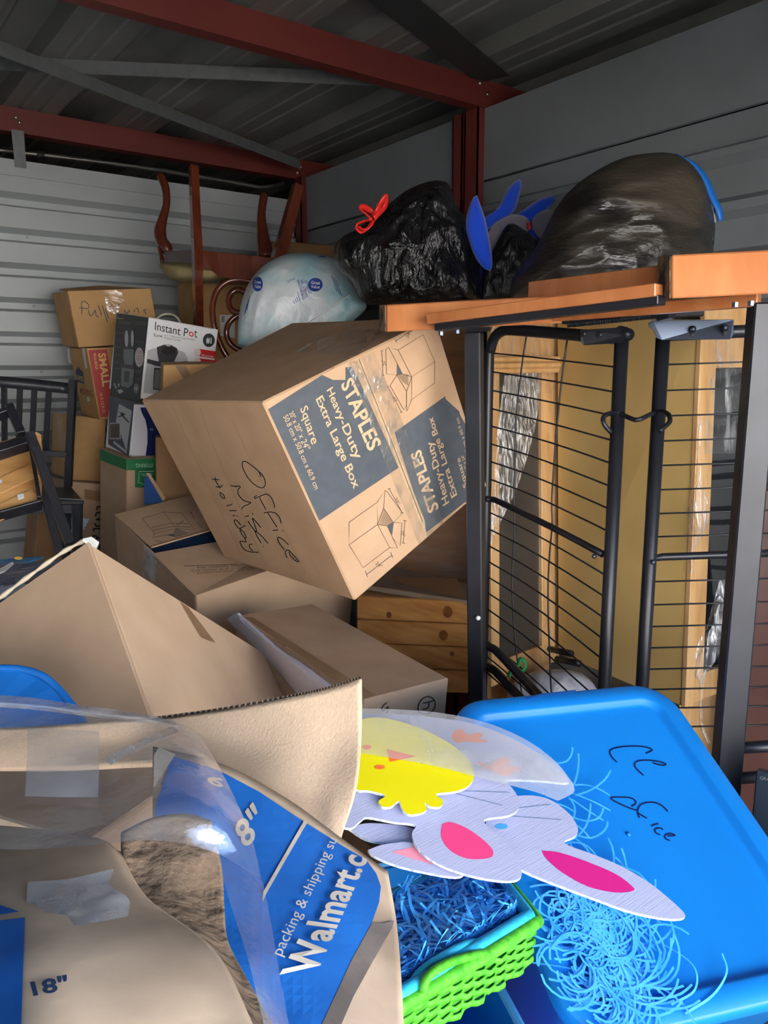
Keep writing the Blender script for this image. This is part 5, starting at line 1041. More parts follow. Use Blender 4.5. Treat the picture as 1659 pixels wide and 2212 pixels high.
def rings(name, prof, w, l, r, m, par, pt, cap_first=True, cap_last=True):
    """rounded-rectangle lathe: prof = list of (inset, height)"""
    vs, fs = [], []; n = None
    for ins, h in prof:
        q = rrect(w, l, r, ins) if ins < r else [(ins + (x - r) * (w - 2 * ins) / max(1e-6, (w - 2 * r)) if False else min(max(x, ins), w - ins), min(max(y, ins), l - ins)) for x, y in rrect(w, l, r, r - 0.004)]
        n = len(q); vs += [pt(x, y, h) for x, y in q]
    for i in range(len(prof) - 1):
        fs += [(i * n + k, i * n + (k + 1) % n, (i + 1) * n + (k + 1) % n, (i + 1) * n + k) for k in range(n)]
    if cap_first: fs.append(tuple(range(n)))
    if cap_last: fs.append(tuple(range((len(prof) - 1) * n, len(prof) * n)))
    o = mk(name, vs, fs, m, par, True); fix_normals(o)
    md = o.modifiers.new('edges', 'EDGE_SPLIT'); md.split_angle = math.radians(50)
    return o
lid = thing('tote_lid', 'big blue tote lid marked CC Office in dark pen', 'lid', lid_pt(LW / 2, LL / 2, -0.02), 'blue tote lids')
lb_ = rings('lid_shell', [(0.002, -0.030), (0.0, -0.012), (0.002, -0.004), (0.006, 0.0), (0.034, 0.0), (0.038, -0.002), (0.043, -0.010), (0.050, -0.012)], LW, LL, 0.075, M_TOTE, lid, lid_pt, cap_first=False)
plid = (lid_pt(0.2, 0.2, -0.012), un_)
cl = crp(1290, 1590, 8.295)
strokes('handwriting', plid, [cl(l) for l in ([(865, 320), (920, 295), (980, 262), (940, 225), (800, 195), (620, 188), (430, 202), (280, 235), (225, 290), (260, 380), (350, 475)], [(990, 487), (1080, 515), (1180, 532), (1230, 515), (1180, 485), (1050, 455), (880, 440), (730, 455), (668, 510), (700, 590), (830, 715)])], 2.8, M_NAVYINK, lb_, 0.0012)
strokes('handwriting', plid, [cl(l) for l in ([(610, 1265), (670, 1235), (690, 1190), (650, 1140), (560, 1110), (400, 1102), (260, 1110), (270, 1150), (400, 1220), (570, 1295), (700, 1338)],
      [(1240, 1360), (1245, 1335), (1150, 1250), (1050, 1205), (930, 1195), (800, 1225), (740, 1290), (725, 1380), (755, 1475)], [(735, 1390), (800, 1430), (890, 1480)], [(965, 1625), (1020, 1595), (1095, 1578)], [(1175, 1685), (1130, 1658), (1050, 1668), (1032, 1710), (1060, 1750), (1125, 1775)], [(1260, 1800), (1340, 1795), (1390, 1785), (1320, 1755), (1240, 1770), (1208, 1810), (1230, 1850), (1300, 1880)])], 2.8, M_NAVYINK, lb_, 0.0012)
tube('moulding_pip', [on_plane(1357, 1803, plid), on_plane(1357, 1803, plid) + un_ * 0.003, on_plane(1357, 1803, plid) + un_ * 0.004], [0.004, 0.003, 0.001], M_TOTE, lid, 10)
# hand slot on the far rim of the lid
q = [on_plane(x, y, (lid_pt(0, 0, 0.0012), un_)) for x, y in ((1134, 1508), (1170, 1498), (1245, 1490), (1242, 1494), (1172, 1502), (1140, 1510))]
slab('rim_slot', q, un_ * -0.001, mat('blue_shadow_plastic', S(16, 70, 140), 0.5), lid)
def tote_pt(a, b, h): return lid_pt(a, b, h)
tote = thing('storage_tote', 'blue plastic storage tote under the lid marked CC Office', 'tote', lid_pt(LW / 2, LL / 2, -0.40), 'blue storage totes')
vs, fs = [], []
prf = [(0.014, -0.033), (0.016, -0.06), (0.022, -0.065), (0.045, -0.40)]
n = None
for ins, h in prf:
    qq = rrect(LW, LL, 0.075, min(ins, 0.07)); n = len(qq); vs += [tote_pt(x, y, h) for x, y in qq]
for i in range(len(prf) - 1): fs += [(i * n + k2, i * n + (k2 + 1) % n, (i + 1) * n + (k2 + 1) % n, (i + 1) * n + k2) for k2 in range(n)]
fs += [tuple(range(n)), tuple(range((len(prf) - 1) * n, len(prf) * n))]
fix_normals(mk('tote_body', vs, fs, M_TOTE, tote, True))
# second tote at the very front, open, holding the basket
t2 = thing('storage_tote', 'open blue storage tote with a pale rim under the green basket', 'tote', (0.45, 0.46, 0.40), 'blue storage totes')
z2 = 0.74
corners = [onZ(1146, 2085, z2), onZ(1195, 2260, z2)]
ed = Vector((uy.x, uy.y, 0)).normalized(); sd = Vector((ed.y, -ed.x, 0)); sd = sd if sd.x < 0 else -sd
c0 = corners[0] + sd * 0.06 - ed * 0.28; c1 = c0 + ed * 0.60; c2 = c1 + sd * 0.26; c3_ = c0 + sd * 0.26
rimv = [c0, c1, c2, c3_]; ctr = sum(rimv, Vector()) / 4
inn = [ctr + (v - ctr) * 0.97 for v in rimv]; bot = [ctr + (v - ctr) * 0.85 - Vector((0, 0, 0.36)) for v in rimv]; bin_ = [ctr + (v - ctr) * 0.83 - Vector((0, 0, 0.34)) for v in rimv]
vs = rimv + inn + bot + bin_; fs = []
for i in range(4):
    j = (i + 1) % 4; fs += [(i, j, 4 + j, 4 + i), (i, 8 + i, 8 + j, j), (4 + i, 4 + j, 12 + j, 12 + i)]
fs += [(8, 9, 10, 11), (12, 13, 14, 15)]
fix_normals(mk('tote_body', vs, fs, M_TOTE, t2)); 
tube('rolled_rim', rimv, 0.007, mat('pale_blue_rim', S(90, 176, 238), 0.4), t2, 8, closed=True, smooth=False)
# blue lid far left behind the foreground carton
ll = thing('tote_lid', 'dark blue tote lid leaning at the foot of the corner-up carton', 'lid', P(40, 1560, 0.98), 'blue tote lids')
lo = [(-90, 1447, 1.02), (0, 1443, 1.02), (50, 1446, 1.02), (88, 1458, 1.015), (118, 1480, 1.01), (145, 1510, 1.0), (175, 1550, 0.985), (190, 1590, 0.97), (-90, 1600, 0.96)]
slab('lid_panel', PP(lo), ray(50, 1500) * 0.02, mat('mid_blue_plastic', S(22, 104, 186), 0.4), ll, 0.004)
li = [(x * 0.0 + p[0] - 14 if False else p[0], p[1]) for p in lo for x in (0,)]
tube('lid_rim', smooth_line([P(*p) for p in lo[:8]], 4), 0.005, mat('mid_blue_plastic', S(22, 104, 186), 0.4), ll, 8)

# ================================================================== woven Easter basket and paper grass
M_RAFF = mat('lime_green_raffia', S(92, 190, 44), 0.6, var=S(60, 158, 30), vscale=40, vstretch=(3, 3, 1), bump=0.3, bscale=120)
M_CYAN = mat('cyan_raffia', S(52, 196, 232), 0.55, var=S(34, 176, 216), vscale=40, bump=0.3, bscale=120)
bk = thing('easter_basket', 'lime green woven basket with cyan rim and looped handles', 'basket', (0.52, 0.64, 0.82))
R0 = P(1152, 1985, 1.0); Rr = (P(1104, 1883, 1.135) - R0); Fd = (P(868, 2160, 0.815) - R0)
rl_, fl_ = Matrix.Rotation(math.radians(9), 3, 'Z') @ (Rr.normalized() * 0.20), Fd.normalized() * 0.285
dnv = (P(1197, 2058, 1.012) - R0)
base = [R0, R0 + fl_, R0 + fl_ + rl_, R0 + rl_]
# corners of a ring at height t (0 rim .. 1 foot); the foot spreads outwards as the basket is squashed
mid = sum(base, Vector()) / 4
def ring_at(t, out=0.0, n=26):
    o = []
    dd = Vector((0, 0, dnv.z * 1.25)) * t
    cs = [mid + (v - mid) * (1 - 0.02 * t) + dd for v in base]
    for i in range(4):
        a, b = cs[i], cs[(i + 1) % 4]
        for k2 in range(n): o.append(a.lerp(b, k2 / n))
    return o
ROWS = 10
for j in range(ROWS):
    t = 0.10 + 0.92 * j / (ROWS - 1); pr = ring_at(t); N = len(pr); pts = []
    for i, p in enumerate(pr):
        o = (p - mid); o.z = 0; o.normalize(); s = 1 if ((i // 2) + j) % 2 == 0 else -1
        pts.append(p + o * (0.0035 * s + random.uniform(-.001, .001)) + Vector((0, 0, random.uniform(-.0012, .0012))))
    v, f = tube_geo(pts, 0.0016, 6, True, 2.75, (0, 0, 1)); fix_normals(mk('weaver', v, f, M_RAFF, bk, True))
core = []
for t in (0.05, 1.0): core += ring_at(t)
N = len(core) // 2
fix_normals(mk('basket_core', core, [(i, (i + 1) % N, N + (i + 1) % N, N + i) for i in range(N)] + [tuple(range(N, 2 * N))], mat('dark_green_core', S(62, 140, 34), 0.8), bk))
def rope(name, pts, r, m, par, turns):
    a = tube(name, pts, r, m, par, 8); return a
rim = ring_at(0.0, n=10)
tube('green_rim', [p + (p - mid).normalized() * 0.006 + Vector((0, 0, -0.003)) for p in rim], 0.0085, M_RAFF, bk, 8, closed=True)
tube('cyan_rim', [mid + (p - mid) * 0.955 + Vector((0, 0, 0.004)) for p in rim], 0.0085, M_CYAN, bk, 8, closed=True)
lin = [mid + (p - mid) * 0.945 for p in ring_at(0.0)] + [mid + (p - mid) * 0.90 - Vector((0, 0, 0.055)) for p in ring_at(0.0)]
fix_normals(mk('cyan_lining', lin, [(i, (i + 1) % N, N + (i + 1) % N, N + i) for i in range(N)] + [tuple(range(N, 2 * N))], mat('deep_cyan_lining', S(30, 120, 200), 0.6), bk))
def around(q, w): return smooth_line([P(*v) for v in q], 6)
tube('cyan_handle', around([(893, 2155, .83), (893, 2128, .84), (905, 2104, .85), (935, 2080, .87), (975, 2056, .89), (1010, 2040, .915), (1032, 2038, .93), (1050, 2042, .94)], 0), 0.0052, M_CYAN, bk, 8)
tube('green_handle', around([(914, 2146, .825), (918, 2122, .83), (935, 2100, .84), (965, 2082, .86), (1005, 2068, .885), (1045, 2060, .91), (1065, 2062, .93)], 0), 0.0052, M_RAFF, bk, 8)
# paper grass: uncountable strands
M_GRASS = mat('blue_film_grass', S(86, 186, 252), 0.35, var=S(52, 156, 244), vscale=30, subsurf=0.0)
def strand(p, d, L, w, curl, n=7, flat=False, nrm=Vector((0, 0, 1))):
    pts = [Vector(p)]; d = Vector(d).normalized(); ax = nrm if flat else Vector((random.uniform(-1, 1), random.uniform(-1, 1), random.uniform(-1, 1))).normalized()
    for i in range(n):
        d = (Matrix.Rotation(curl * random.uniform(0.5, 1.4), 3, ax) @ d).normalized(); pts.append(pts[-1] + d * (L / n))
    vs, fs = [], []
    for i, q in enumerate(pts):
        t = (pts[min(i + 1, n)] - pts[max(i - 1, 0)]).normalized()
        s = t.cross(Vector((random.uniform(-.4, .4), random.uniform(-.4, .4), 1)) if not flat else nrm); s = s.normalized() * (w / 2) if s.length > 1e-4 else Vector((w / 2, 0, 0))
        vs += [q + s, q - s]
    fs = [(2 * i, 2 * i + 1, 2 * i + 3, 2 * i + 2) for i in range(n)]
    return vs, fs
def inside(sg):
    """keep a strand between the basket walls"""
    A = Matrix((fl_, rl_, Vector((0, 0, 1)))).transposed().inverted(); out = []
    for q in sg[0]:
        c = A @ (q - R0); c.x = min(max(c.x, 0.075), 0.925); c.y = min(max(c.y, 0.13), 0.915); c.z = c.z if c.z < 0.0 else c.z * 0.35; c.z = c.z if c.z > -0.035 else -0.035 + (c.z + 0.035) * 0.3
        out.append(R0 + fl_ * c.x + rl_ * c.y + Vector((0, 0, c.z)))
    return out, sg[1]
g = []
for i in range(1900):
    a, b = random.uniform(0.04, 0.96), random.uniform(0.03, 0.97)
    p = R0 + fl_ * a + rl_ * b; p.z += -0.026 + 0.026 * random.random() + 0.016 * noise.noise(Vector((a * 5, b * 5, 0)))
    g.append(inside(strand(p, (random.uniform(-1, 1), random.uniform(-1, 1), random.uniform(-.2, .35)), random.uniform(0.06, 0.14), 0.0040, random.uniform(-0.7, 0.7), 9)))
merge('paper_grass', g, M_GRASS, None, False, kind='stuff', label='tangle of shiny blue plastic grass filling the green basket', cat='grass')
g = []
def lid_strand(x, y, ang, L, curl, n=9, h=0.004):
    p = on_plane(x, y, (plid[0] + un_ * h, un_)); d = ux * math.cos(ang) + uy * math.sin(ang)
    return strand(p, d, L, 0.0030, curl, n, True, un_)
for i in range(330):
    t = random.random() ** 1.3; x = 1160 + 240 * t * random.random() - 30 * (1 - t); y = 1905 + 230 * random.random()
    x += (y - 1905) * 0.15
    if x < 1205 + (y - 1900) * 0.33: x = 1208 + (y - 1900) * 0.33 + 60 * random.random()
    g.append(lid_strand(x, y, random.uniform(-1.2, 1.8), random.uniform(0.05, 0.14), random.choice((-1, 1)) * random.uniform(0.1, 0.5), 10, random.uniform(0.0145, 0.026)))
for i in range(16):
    g.append(lid_strand(random.uniform(1190, 1245), random.uniform(1640, 1830), random.uniform(-0.6, 1.2), random.uniform(0.03, 0.10), random.uniform(-0.3, 0.3), 8, random.uniform(0.0145, 0.018)))
for q in ([(1210, 1990), (1290, 1998), (1380, 2020), (1450, 2050), (1500, 2090), (1500, 2140), (1450, 2170)], [(1560, 2060), (1570, 2100), (1540, 2150), (1480, 2190)], [(1260, 2060), (1330, 2050), (1380, 2090), (1380, 2150), (1330, 2190), (1290, 2160), (1275, 2110)], [(1150, 2080), (1220, 2090), (1300, 2110), (1380, 2150), (1450, 2190)]):
    pp = smooth_line([on_plane(x, y, (plid[0] + un_ * 0.0145, un_)) for x, y in q], 5); v = []
    for i, p in enumerate(pp):
        t = (pp[min(i + 1, len(pp) - 1)] - pp[max(i - 1, 0)]).normalized(); s = t.cross(un_).normalized() * 0.0014; v += [p + s + un_ * 0.001, p - s]
    g.append((v, [(2 * i, 2 * i + 1, 2 * i + 3, 2 * i + 2) for i in range(len(pp) - 1)]))
merge('paper_grass', g, M_GRASS, None, False, kind='stuff', label='loose strands of blue plastic grass spilled over the lid marked CC Office', cat='grass')

# ================================================================== corrugated-plastic Easter cut-outs
M_COR = mat('white_corrugated_plastic', S(176, 180, 210), 0.35, bump=0.25, bscale=90, bstretch=(0.3, 6, 1), bdist=0.002)
M_YEL = mat('yellow_sign_print', S(232, 220, 20), 0.4); M_ORG = mat('orange_sign_print', S(238, 120, 56), 0.45); M_PNK = mat('magenta_sign_print', S(208, 36, 130), 0.4); M_PNK2 = mat('pink_sign_print', S(232, 70, 130), 0.4); M_ROSE = mat('rose_sign_print', S(240, 150, 170), 0.4); M_EYE = mat('blue_eye_print', S(70, 160, 214), 0.4); M_WHISK = mat('grey_whisker_print', S(90, 120, 150), 0.5)
cA, cB_, cC = P(1105, 1885, 1.045), P(1480, 1985, 1.030), P(1180, 1620, 1.262)
cpl = plane(cA, cB_, cC)
def cpt(x, y, h): return on_plane(x, y, (cpl[0] + cpl[1] * h, cpl[1]))
def cutout(name, label, out, h, m=M_COR, cat='sign', closed_smooth=True):
    t = thing(name, label, cat, cpt(sum(p[0] for p in out) / len(out), sum(p[1] for p in out) / len(out), h), 'Easter yard signs on the basket')
    q = smooth_line([Vector((p[0], p[1], 0)) for p in out] + [Vector((out[0][0], out[0][1], 0))], 4)[:-1] if closed_smooth else [Vector((p[0], p[1], 0)) for p in out]
    n = len(q); fr = [cpt(p.x, p.y, h) for p in q]; bkp = [p - cpl[1] * 0.0045 for p in fr]
    v2, _, f2, _, _, _ = geometry.delaunay_2d_cdt([Vector((p.x, p.y)) for p in q], [(i, (i + 1) % n) for i in range(n)], [], 1, 1e-4)
    vs = [cpt(p.x, p.y, h) for p in v2]; fs = [tuple(f) for f in f2]
    face = fix_normals(mk('sign_face', vs, fs, m, t))
    vs2 = fr + bkp; fs2 = [(i, (i + 1) % n, n + (i + 1) % n, n + i) for i in range(n)]
    mk('fluted_edge', vs2, fs2, mat('fluted_plastic_edge', S(236, 238, 246), 0.5, var=S(170, 182, 205), vscale=160, ramp=(0.4, 0.6)), t)
    mk('sign_back', [v - cpl[1] * 0.0045 for v in vs], [tuple(reversed(f)) for f in fs], M_COR, t)
    return t, face, (cpl[0] + cpl[1] * (h + 0.0004), cpl[1])
def sm(out): return [(p.x, p.y) for p in smooth_line([Vector((a, b, 0)) for a, b in out] + [Vector((out[0][0], out[0][1], 0))], 4)[:-1]]
t, f, pl3 = cutout('yard_sign', 'white oval cut-out sign with orange chick feet', [(760, 1542), (850, 1542), (940, 1550), (1020, 1563), (1100, 1592), (1160, 1625), (1205, 1660), (1228, 1690), (1180, 1687), (1120, 1684), (1072, 1686), (1000, 1690), (880, 1690), (760, 1690)], 0.004)
decal('orange_foot', pl3, sm([(975, 1590), (985, 1577), (1000, 1577), (1010, 1586), (1035, 1583), (1043, 1590), (1035, 1595), (1052, 1600), (1045, 1604), (1010, 1602), (985, 1604)]), M_ORG, f, 0)
decal('orange_foot', pl3, sm([(1025, 1645), (1060, 1650), (1075, 1640), (1095, 1638), (1101, 1648), (1090, 1655), (1118, 1657), (1123, 1664), (1105, 1668), (1098, 1677), (1075, 1672), (1050, 1660)]), M_ORG, f, 0)
t, f, pl3 = cutout('yard_sign', 'white bunny cut-out sign with one long magenta-lined ear', [(1060, 1735), (1120, 1719), (1180, 1724), (1228, 1756), (1248, 1788), (1243, 1806), (1219, 1821), (1280, 1845), (1340, 1870), (1400, 1905), (1450, 1945), (1479, 1974), (1472, 1984), (1430, 1983), (1360, 1968), (1290, 1943), (1210, 1913), (1130, 1880), (1080, 1840), (1050, 1790)], 0.012)
decal('ear_lining', pl3, sm([(1170, 1837), (1210, 1842), (1270, 1862), (1330, 1888), (1364, 1913), (1368, 1924), (1330, 1928), (1270, 1915), (1215, 1885), (1180, 1855)]), M_PNK, f, 0)
decal('eye', pl3, ell(1083, 1785, 14, 6), M_EYE, f, 0); strokes('whisker', pl3, [[(1115, 1746), (1190, 1738)], [(1100, 1763), (1212, 1771)]], 1.2, M_WHISK, f, 0.0004, False)
t, f, pl3 = cutout('yard_sign', 'layered white cut-out sign with a yellow edge beside the foreground carton', [(752, 1788), (800, 1778), (890, 1788), (905, 1815), (880, 1826), (840, 1822), (790, 1812)], 0.012)
t, f, pl3 = cutout('yard_sign', 'white cut-out sign ear with a rose pink triangle', [(795, 1836), (830, 1824), (890, 1820), (930, 1845), (985, 1872), (1003, 1886), (985, 1894), (930, 1886), (860, 1870), (808, 1849)], 0.020)
decal('rose_triangle', pl3, [(845, 1840), (898, 1828), (920, 1845), (944, 1862), (935, 1867), (890, 1855)], M_ROSE, f, 0)
t, f, pl3 = cutout('yard_sign', 'white bunny cut-out sign with a rounded hot pink ear', [(738, 1786), (752, 1760), (770, 1700), (880, 1680), (1000, 1668), (1060, 1667), (1095, 1690), (1118, 1720), (1121, 1745), (1100, 1761), (1045, 1772), (1080, 1806), (1110, 1842), (1126, 1878), (1123, 1897), (1095, 1903), (1040, 1896), (980, 1880), (930, 1856), (900, 1828), (890, 1800), (897, 1782), (850, 1775), (795, 1765), (780, 1772), (760, 1788)], 0.030)
decal('ear_lining', pl3, sm([(955, 1780), (975, 1776), (1010, 1790), (1045, 1815), (1065, 1838), (1060, 1852), (1030, 1856), (1000, 1852), (970, 1835), (953, 1808)]), M_PNK2, f, 0)
strokes('whisker', pl3, [[(1005, 1709), (1100, 1712)], [(975, 1712), (1085, 1740)]], 1.2, M_WHISK, f, 0.0004, False)
t, f, pl3 = cutout('yard_sign', 'bright yellow chick cut-out sign with orange beak', [(760, 1562), (790, 1552), (830, 1551), (900, 1570), (970, 1605), (1010, 1640), (1024, 1670), (1015, 1695), (985, 1709), (942, 1715), (956, 1728), (952, 1742), (930, 1742), (918, 1734), (921, 1750), (902, 1758), (880, 1758), (868, 1745), (862, 1730), (845, 1742), (825, 1742), (818, 1730), (832, 1718), (800, 1708), (760, 1692)], 0.041, M_YEL)
decal('eye', pl3, ell(820, 1657, 12, 5), M_ORG, f, 0); decal('eye', pl3, ell(792, 1614, 10, 5), M_ORG, f, 0); decal('beak', pl3, [(835, 1618), (900, 1634), (842, 1646)], M_ORG, f, 0)
M_SIGNBAG = film('clear_sign_bag', (0.86, 0.88, 0.94, 1), 0.36, 0.62, 9, (1, 1, 1), 0.2, 0.6, 0.6, 0.4, 0.7)
def film_h(x, y): return 0.050 - 0.030 * max(0, min(1, (x - 1050) / 180))
def on_c(rows): return [[(x, y, to_px(cpt(x, y, film_h(x, y)))[2]) for x, y in r] for r in rows]
patch('clear_bag', on_c([[(738, 1530), (850, 1532), (960, 1541), (1060, 1564), (1140, 1600), (1200, 1645), (1238, 1692)], [(738, 1580), (850, 1590), (960, 1608), (1060, 1625), (1130, 1650), (1190, 1685), (1239, 1712)], [(738, 1620), (830, 1635), (940, 1655), (1030, 1678), (1100, 1696), (1160, 1712), (1205, 1730)]]), M_SIGNBAG, None, 0, 6, 6, 0.002, 18, label='clear plastic bag pulled halfway over the yellow chick sign', cat='bag')
# black boxed item at the right edge
bx_ = thing('black_case', 'black flat case lettered GRA at the right edge behind the lid', 'case', P(1690, 1780, 1.35))
q4_ = PP([(1634, 1662, 1.36), (1760, 1690, 1.30), (1640, 1658, 1.42), (1766, 1686, 1.36)]); fl0 = lambda v: Vector((v.x, v.y, 0.0))
qs = [q4_[0], q4_[1], fl0(q4_[1]), fl0(q4_[0]), q4_[2], q4_[3], fl0(q4_[3]), fl0(q4_[2])]
hexa('case_body', qs, mat('slate_black_board', S(36, 44, 54), 0.4), bx_, 0.002)
text('lettering', plane(qs[0], qs[1], qs[3]), 'GRA', [(1642, 1676), (1664, 1679), (1664, 1686), (1642, 1683)], M_GREYP, bx_)

# ================================================================== foreground carton with torn flaps
M_CARDW = mat('worn_carton', S(208, 184, 158), 0.8, spec=0.25, var=S(158, 138, 118), vscale=9, bump=0.2, bscale=40, bdist=0.004)
M_CARDI = mat('carton_inner_ply', S(216, 190, 162), 0.85, spec=0.2, var=S(206, 178, 150), vscale=60, vstretch=(6, 6, 0.3), bump=0.35, bscale=55, bstretch=(6, 6, 0.4), bdist=0.002)
M_CARDT = mat('torn_brown_ply', S(150, 128, 106), 0.9, spec=0.2, var=S(116, 98, 82), vscale=9, bump=0.7, bscale=22, bstretch=(3, 3, 0.6), bdist=0.01)
M_WBLUE = mat('blue_carton_print', S(30, 108, 194), 0.6, spec=0.3, var=S(22, 92, 176), vscale=10, bump=0.15, bscale=40)
M_OFFW = mat('pale_carton_lettering', S(198, 190, 178), 0.75, var=S(178, 168, 154), vscale=30)
wc = thing('shipping_carton', 'worn blue-printed shipping carton with torn open flaps in the foreground', 'box', (0.16, 0.55, 0.62))
# right-hand top flap, printed blue
top = patch('printed_flap', [[(330, 1612, .800), (480, 1650, .79), (620, 1725, .78), (740, 1812, .78), (838, 1882, .785)],
                             [(330, 1760, .700), (470, 1800, .69), (620, 1880, .68), (760, 1955, .685), (857, 1995, .705)],
                             [(330, 1950, .620), (480, 1980, .60), (620, 2040, .59), (750, 2105, .60), (868, 2130, .635)],
                             [(330, 2240, .540), (480, 2250, .52), (620, 2270, .51), (750, 2280, .52), (874, 2270, .565)]], M_CARDW, wc, 0.005, 8, 8, 0.004, 20)
bt_ = bvh_of(top)
pr_ = decal('blue_print', bt_, [(372, 1634), (470, 1664), (560, 1712), (650, 1772), (740, 1829), (790, 1858), (812, 1888), (822, 1916), (818, 1950), (803, 1992), (760, 2070), (694, 2215), (590, 2215), (520, 2215), (430, 2100), (345, 2000), (335, 1850), (336, 1740)], M_WBLUE, top, 0.0012, 22)
c6w = crp(560, 1780, 5.12)
text('lettering', bt_, 'Walmart.c', c6w([(215, 1700), (900, 325), (1180, 420), (605, 1700)]), M_OFFW, pr_, 0.03, 0.006, 1.05)
text('lettering', bt_, 'packing & shipping su', c6w([(120, 1450), (742, 160), (880, 210), (268, 1510)]), M_OFFW, pr_, 0.0, 0.005)
decal('pale_stripe', bt_, [(655, 1775), (662, 1779), (573, 1935), (566, 1952), (567, 1930)], M_OFFW, pr_, 0.0028, 14)
decal('pale_stripe', bt_, [(344, 1617), (379, 1632), (270, 1800), (185, 1808), (240, 1760)], M_OFFW, top, 0.0024, 14)
text('lettering', bt_, '8"', [(500, 1790), (545, 1735), (575, 1790), (530, 1838)], M_OFFW, pr_, 0.02, 0.0028)
text('lettering', bt_, '6', [(452, 1672), (488, 1690), (478, 1706), (445, 1692)], M_OFFW, pr_, 0.02, 0.0028)
M_SMEAR = mat('grey_tape_residue', S(128, 118, 110), 0.6, var=S(92, 84, 82), vscale=14, bump=0.3, bscale=40)
decal('tape_residue', bt_, [(803, 1994), (826, 1996), (850, 1990), (846, 2006), (800, 2085), (762, 2155), (736, 2215), (694, 2215), (760, 2072)], M_SMEAR, top, 0.0016, 20)
# standing back flap with its corrugated edge
rows = [[(335, 1553, .955), (480, 1533, .95), (620, 1507, .94), (700, 1490, .935), (779, 1466, .93)], [(360, 1590, .92), (520, 1605, .91), (650, 1605, .90), (720, 1600, .90), (779, 1580, .90)], [(430, 1640, .875), (560, 1670, .865), (670, 1710, .855), (725, 1710, .85), (768, 1700, .85)], [(520, 1690, .84), (610, 1730, .825), (680, 1782, .815), (712, 1802, .81), (736, 1815, .81)]]
fl2 = patch('back_flap', rows, M_CARDI, wc, 0.005, 8, 8, 0.003, 16)
ed_ = smooth_line([P(*p) for p in rows[0]], 24); v, f_ = [], []
for i, p in enumerate(ed_):
    o = 0.0035 * (1 if i % 2 else -1); r = (p - EYE).normalized(); v += [p + r * (0.003 + o) + Vector((0, 0, 0.003)), p + r * (0.006 + o) + Vector((0, 0, 0.003)), p + r * (0.006 + o) - Vector((0, 0, 0.003)), p + r * (0.003 + o) - Vector((0, 0, 0.003))]
for i in range(len(ed_) - 1): f_ += [(4 * i + k2, 4 * i + (k2 + 1) % 4, 4 * i + 4 + (k2 + 1) % 4, 4 * i + 4 + k2) for k2 in range(4)]
fix_normals(mk('corrugated_edge', v, f_, M_FLUTE, fl2))
rows2 = [[(-120, 1568, .90), (0, 1572, .90), (120, 1566, .905), (250, 1556, .92), (345, 1551, .95)], [(-120, 1620, .875), (0, 1622, .875), (130, 1616, .88), (260, 1604, .90), (380, 1590, .915)], [(-120, 1660, .86), (0, 1662, .86), (140, 1660, .86), (300, 1650, .865), (440, 1645, .87)]]
fl3 = patch('back_flap', rows2, M_CARDI, wc, 0.005, 8, 6, 0.002, 16)
# near flap rising towards the door
front = patch('near_flap', [[(-70, 1778, .62), (60, 1788, .61), (150, 1800, .60), (225, 1815, .59), (262, 1845, .585)], [(-70, 1900, .50), (60, 1905, .49), (170, 1910, .49), (275, 1925, .495), (318, 1938, .50)], [(-70, 2050, .42), (60, 2050, .41), (200, 2060, .41), (370, 2055, .425), (462, 2050, .44)], [(-70, 2250, .36), (60, 2250, .35), (220, 2260, .36), (420, 2255, .375), (560, 2240, .39)]], M_CARDW, wc, 0.005, 8, 8, 0.003, 24)
bfr = bvh_of(front)
decal('blue_print', bfr, [(-40, 1995), (54, 1984), (50, 2100), (46, 2225), (-40, 2225)], M_WBLUE, front, 0.001, 16); decal('blue_print', bfr, [(-40, 1950), (0, 1957), (42, 1971), (0, 1978), (-40, 1982)], M_WBLUE, front, 0.001, 16)
text('lettering', bfr, '18"', crp(0, 1580, 2.9625)([(190, 1612), (425, 1568), (435, 1668), (215, 1708)]), M_NAVYL, front, 0.03, 0.002)
# torn ply curling up in the middle
torn = patch('torn_ply', [[(262, 1797, .600), (330, 1766, .62), (400, 1757, .63), (456, 1772, .63)], [(268, 1850, .580), (340, 1850, .59), (420, 1850, .60), (479, 1872, .60)], [(300, 1930, .55), (360, 1930, .56), (430, 1940, .57), (485, 1962, .57)], [(385, 1998, .515), (420, 2000, .525), (460, 2020, .54), (492, 2030, .545)], [(470, 2085, .475), (492, 2095, .48), (508, 2100, .495), (524, 2096, .505)], [(550, 2230, .425), (565, 2235, .43), (580, 2240, .44), (600, 2230, .45)]], M_CARDT, wc, 0.004, 7, 7, 0.008, 26)
# carton walls under the flaps
Pa, Pb, Pc, Pd = P(836, 1892, .80), P(872, 2262, .60), P(-160, 2262, .46), P(-160, 1640, .86)
zb0 = 0.80
def wall(name, a, b):
    n_ = (b - a).cross(Vector((0, 0, 1))).normalized() * 0.005; a2, b2 = Vector((a.x, a.y, zb0)), Vector((b.x, b.y, zb0))
    lower = Vector((0, 0, -0.012)); return hexa(name, [a + lower, b + lower, b2, a2, a + lower + n_, b + lower + n_, b2 + n_, a2 + n_], M_CARDW, wc, 0)
Pd = P(-260, 1662, .86); Pc = Vector((Pd.x - 0.02, Pd.y - 0.42, Pb.z)); 
Pa = Pa - Vector((0.07, 0.0, 0)); Pb = Pb - Vector((0.07, 0, 0))
wall('carton_wall', Pa, Pb); wall('carton_wall', Pb, Pc); wall('carton_wall', Pc, Pd); wall('carton_wall', Pd, Pa)
v = [Vector((q.x, q.y, zb0)) for q in (Pa, Pb, Pc, Pd)]; hexa('carton_bottom', v + [q + Vector((0, 0, 0.006)) for q in v], M_CARDW, wc, 0)
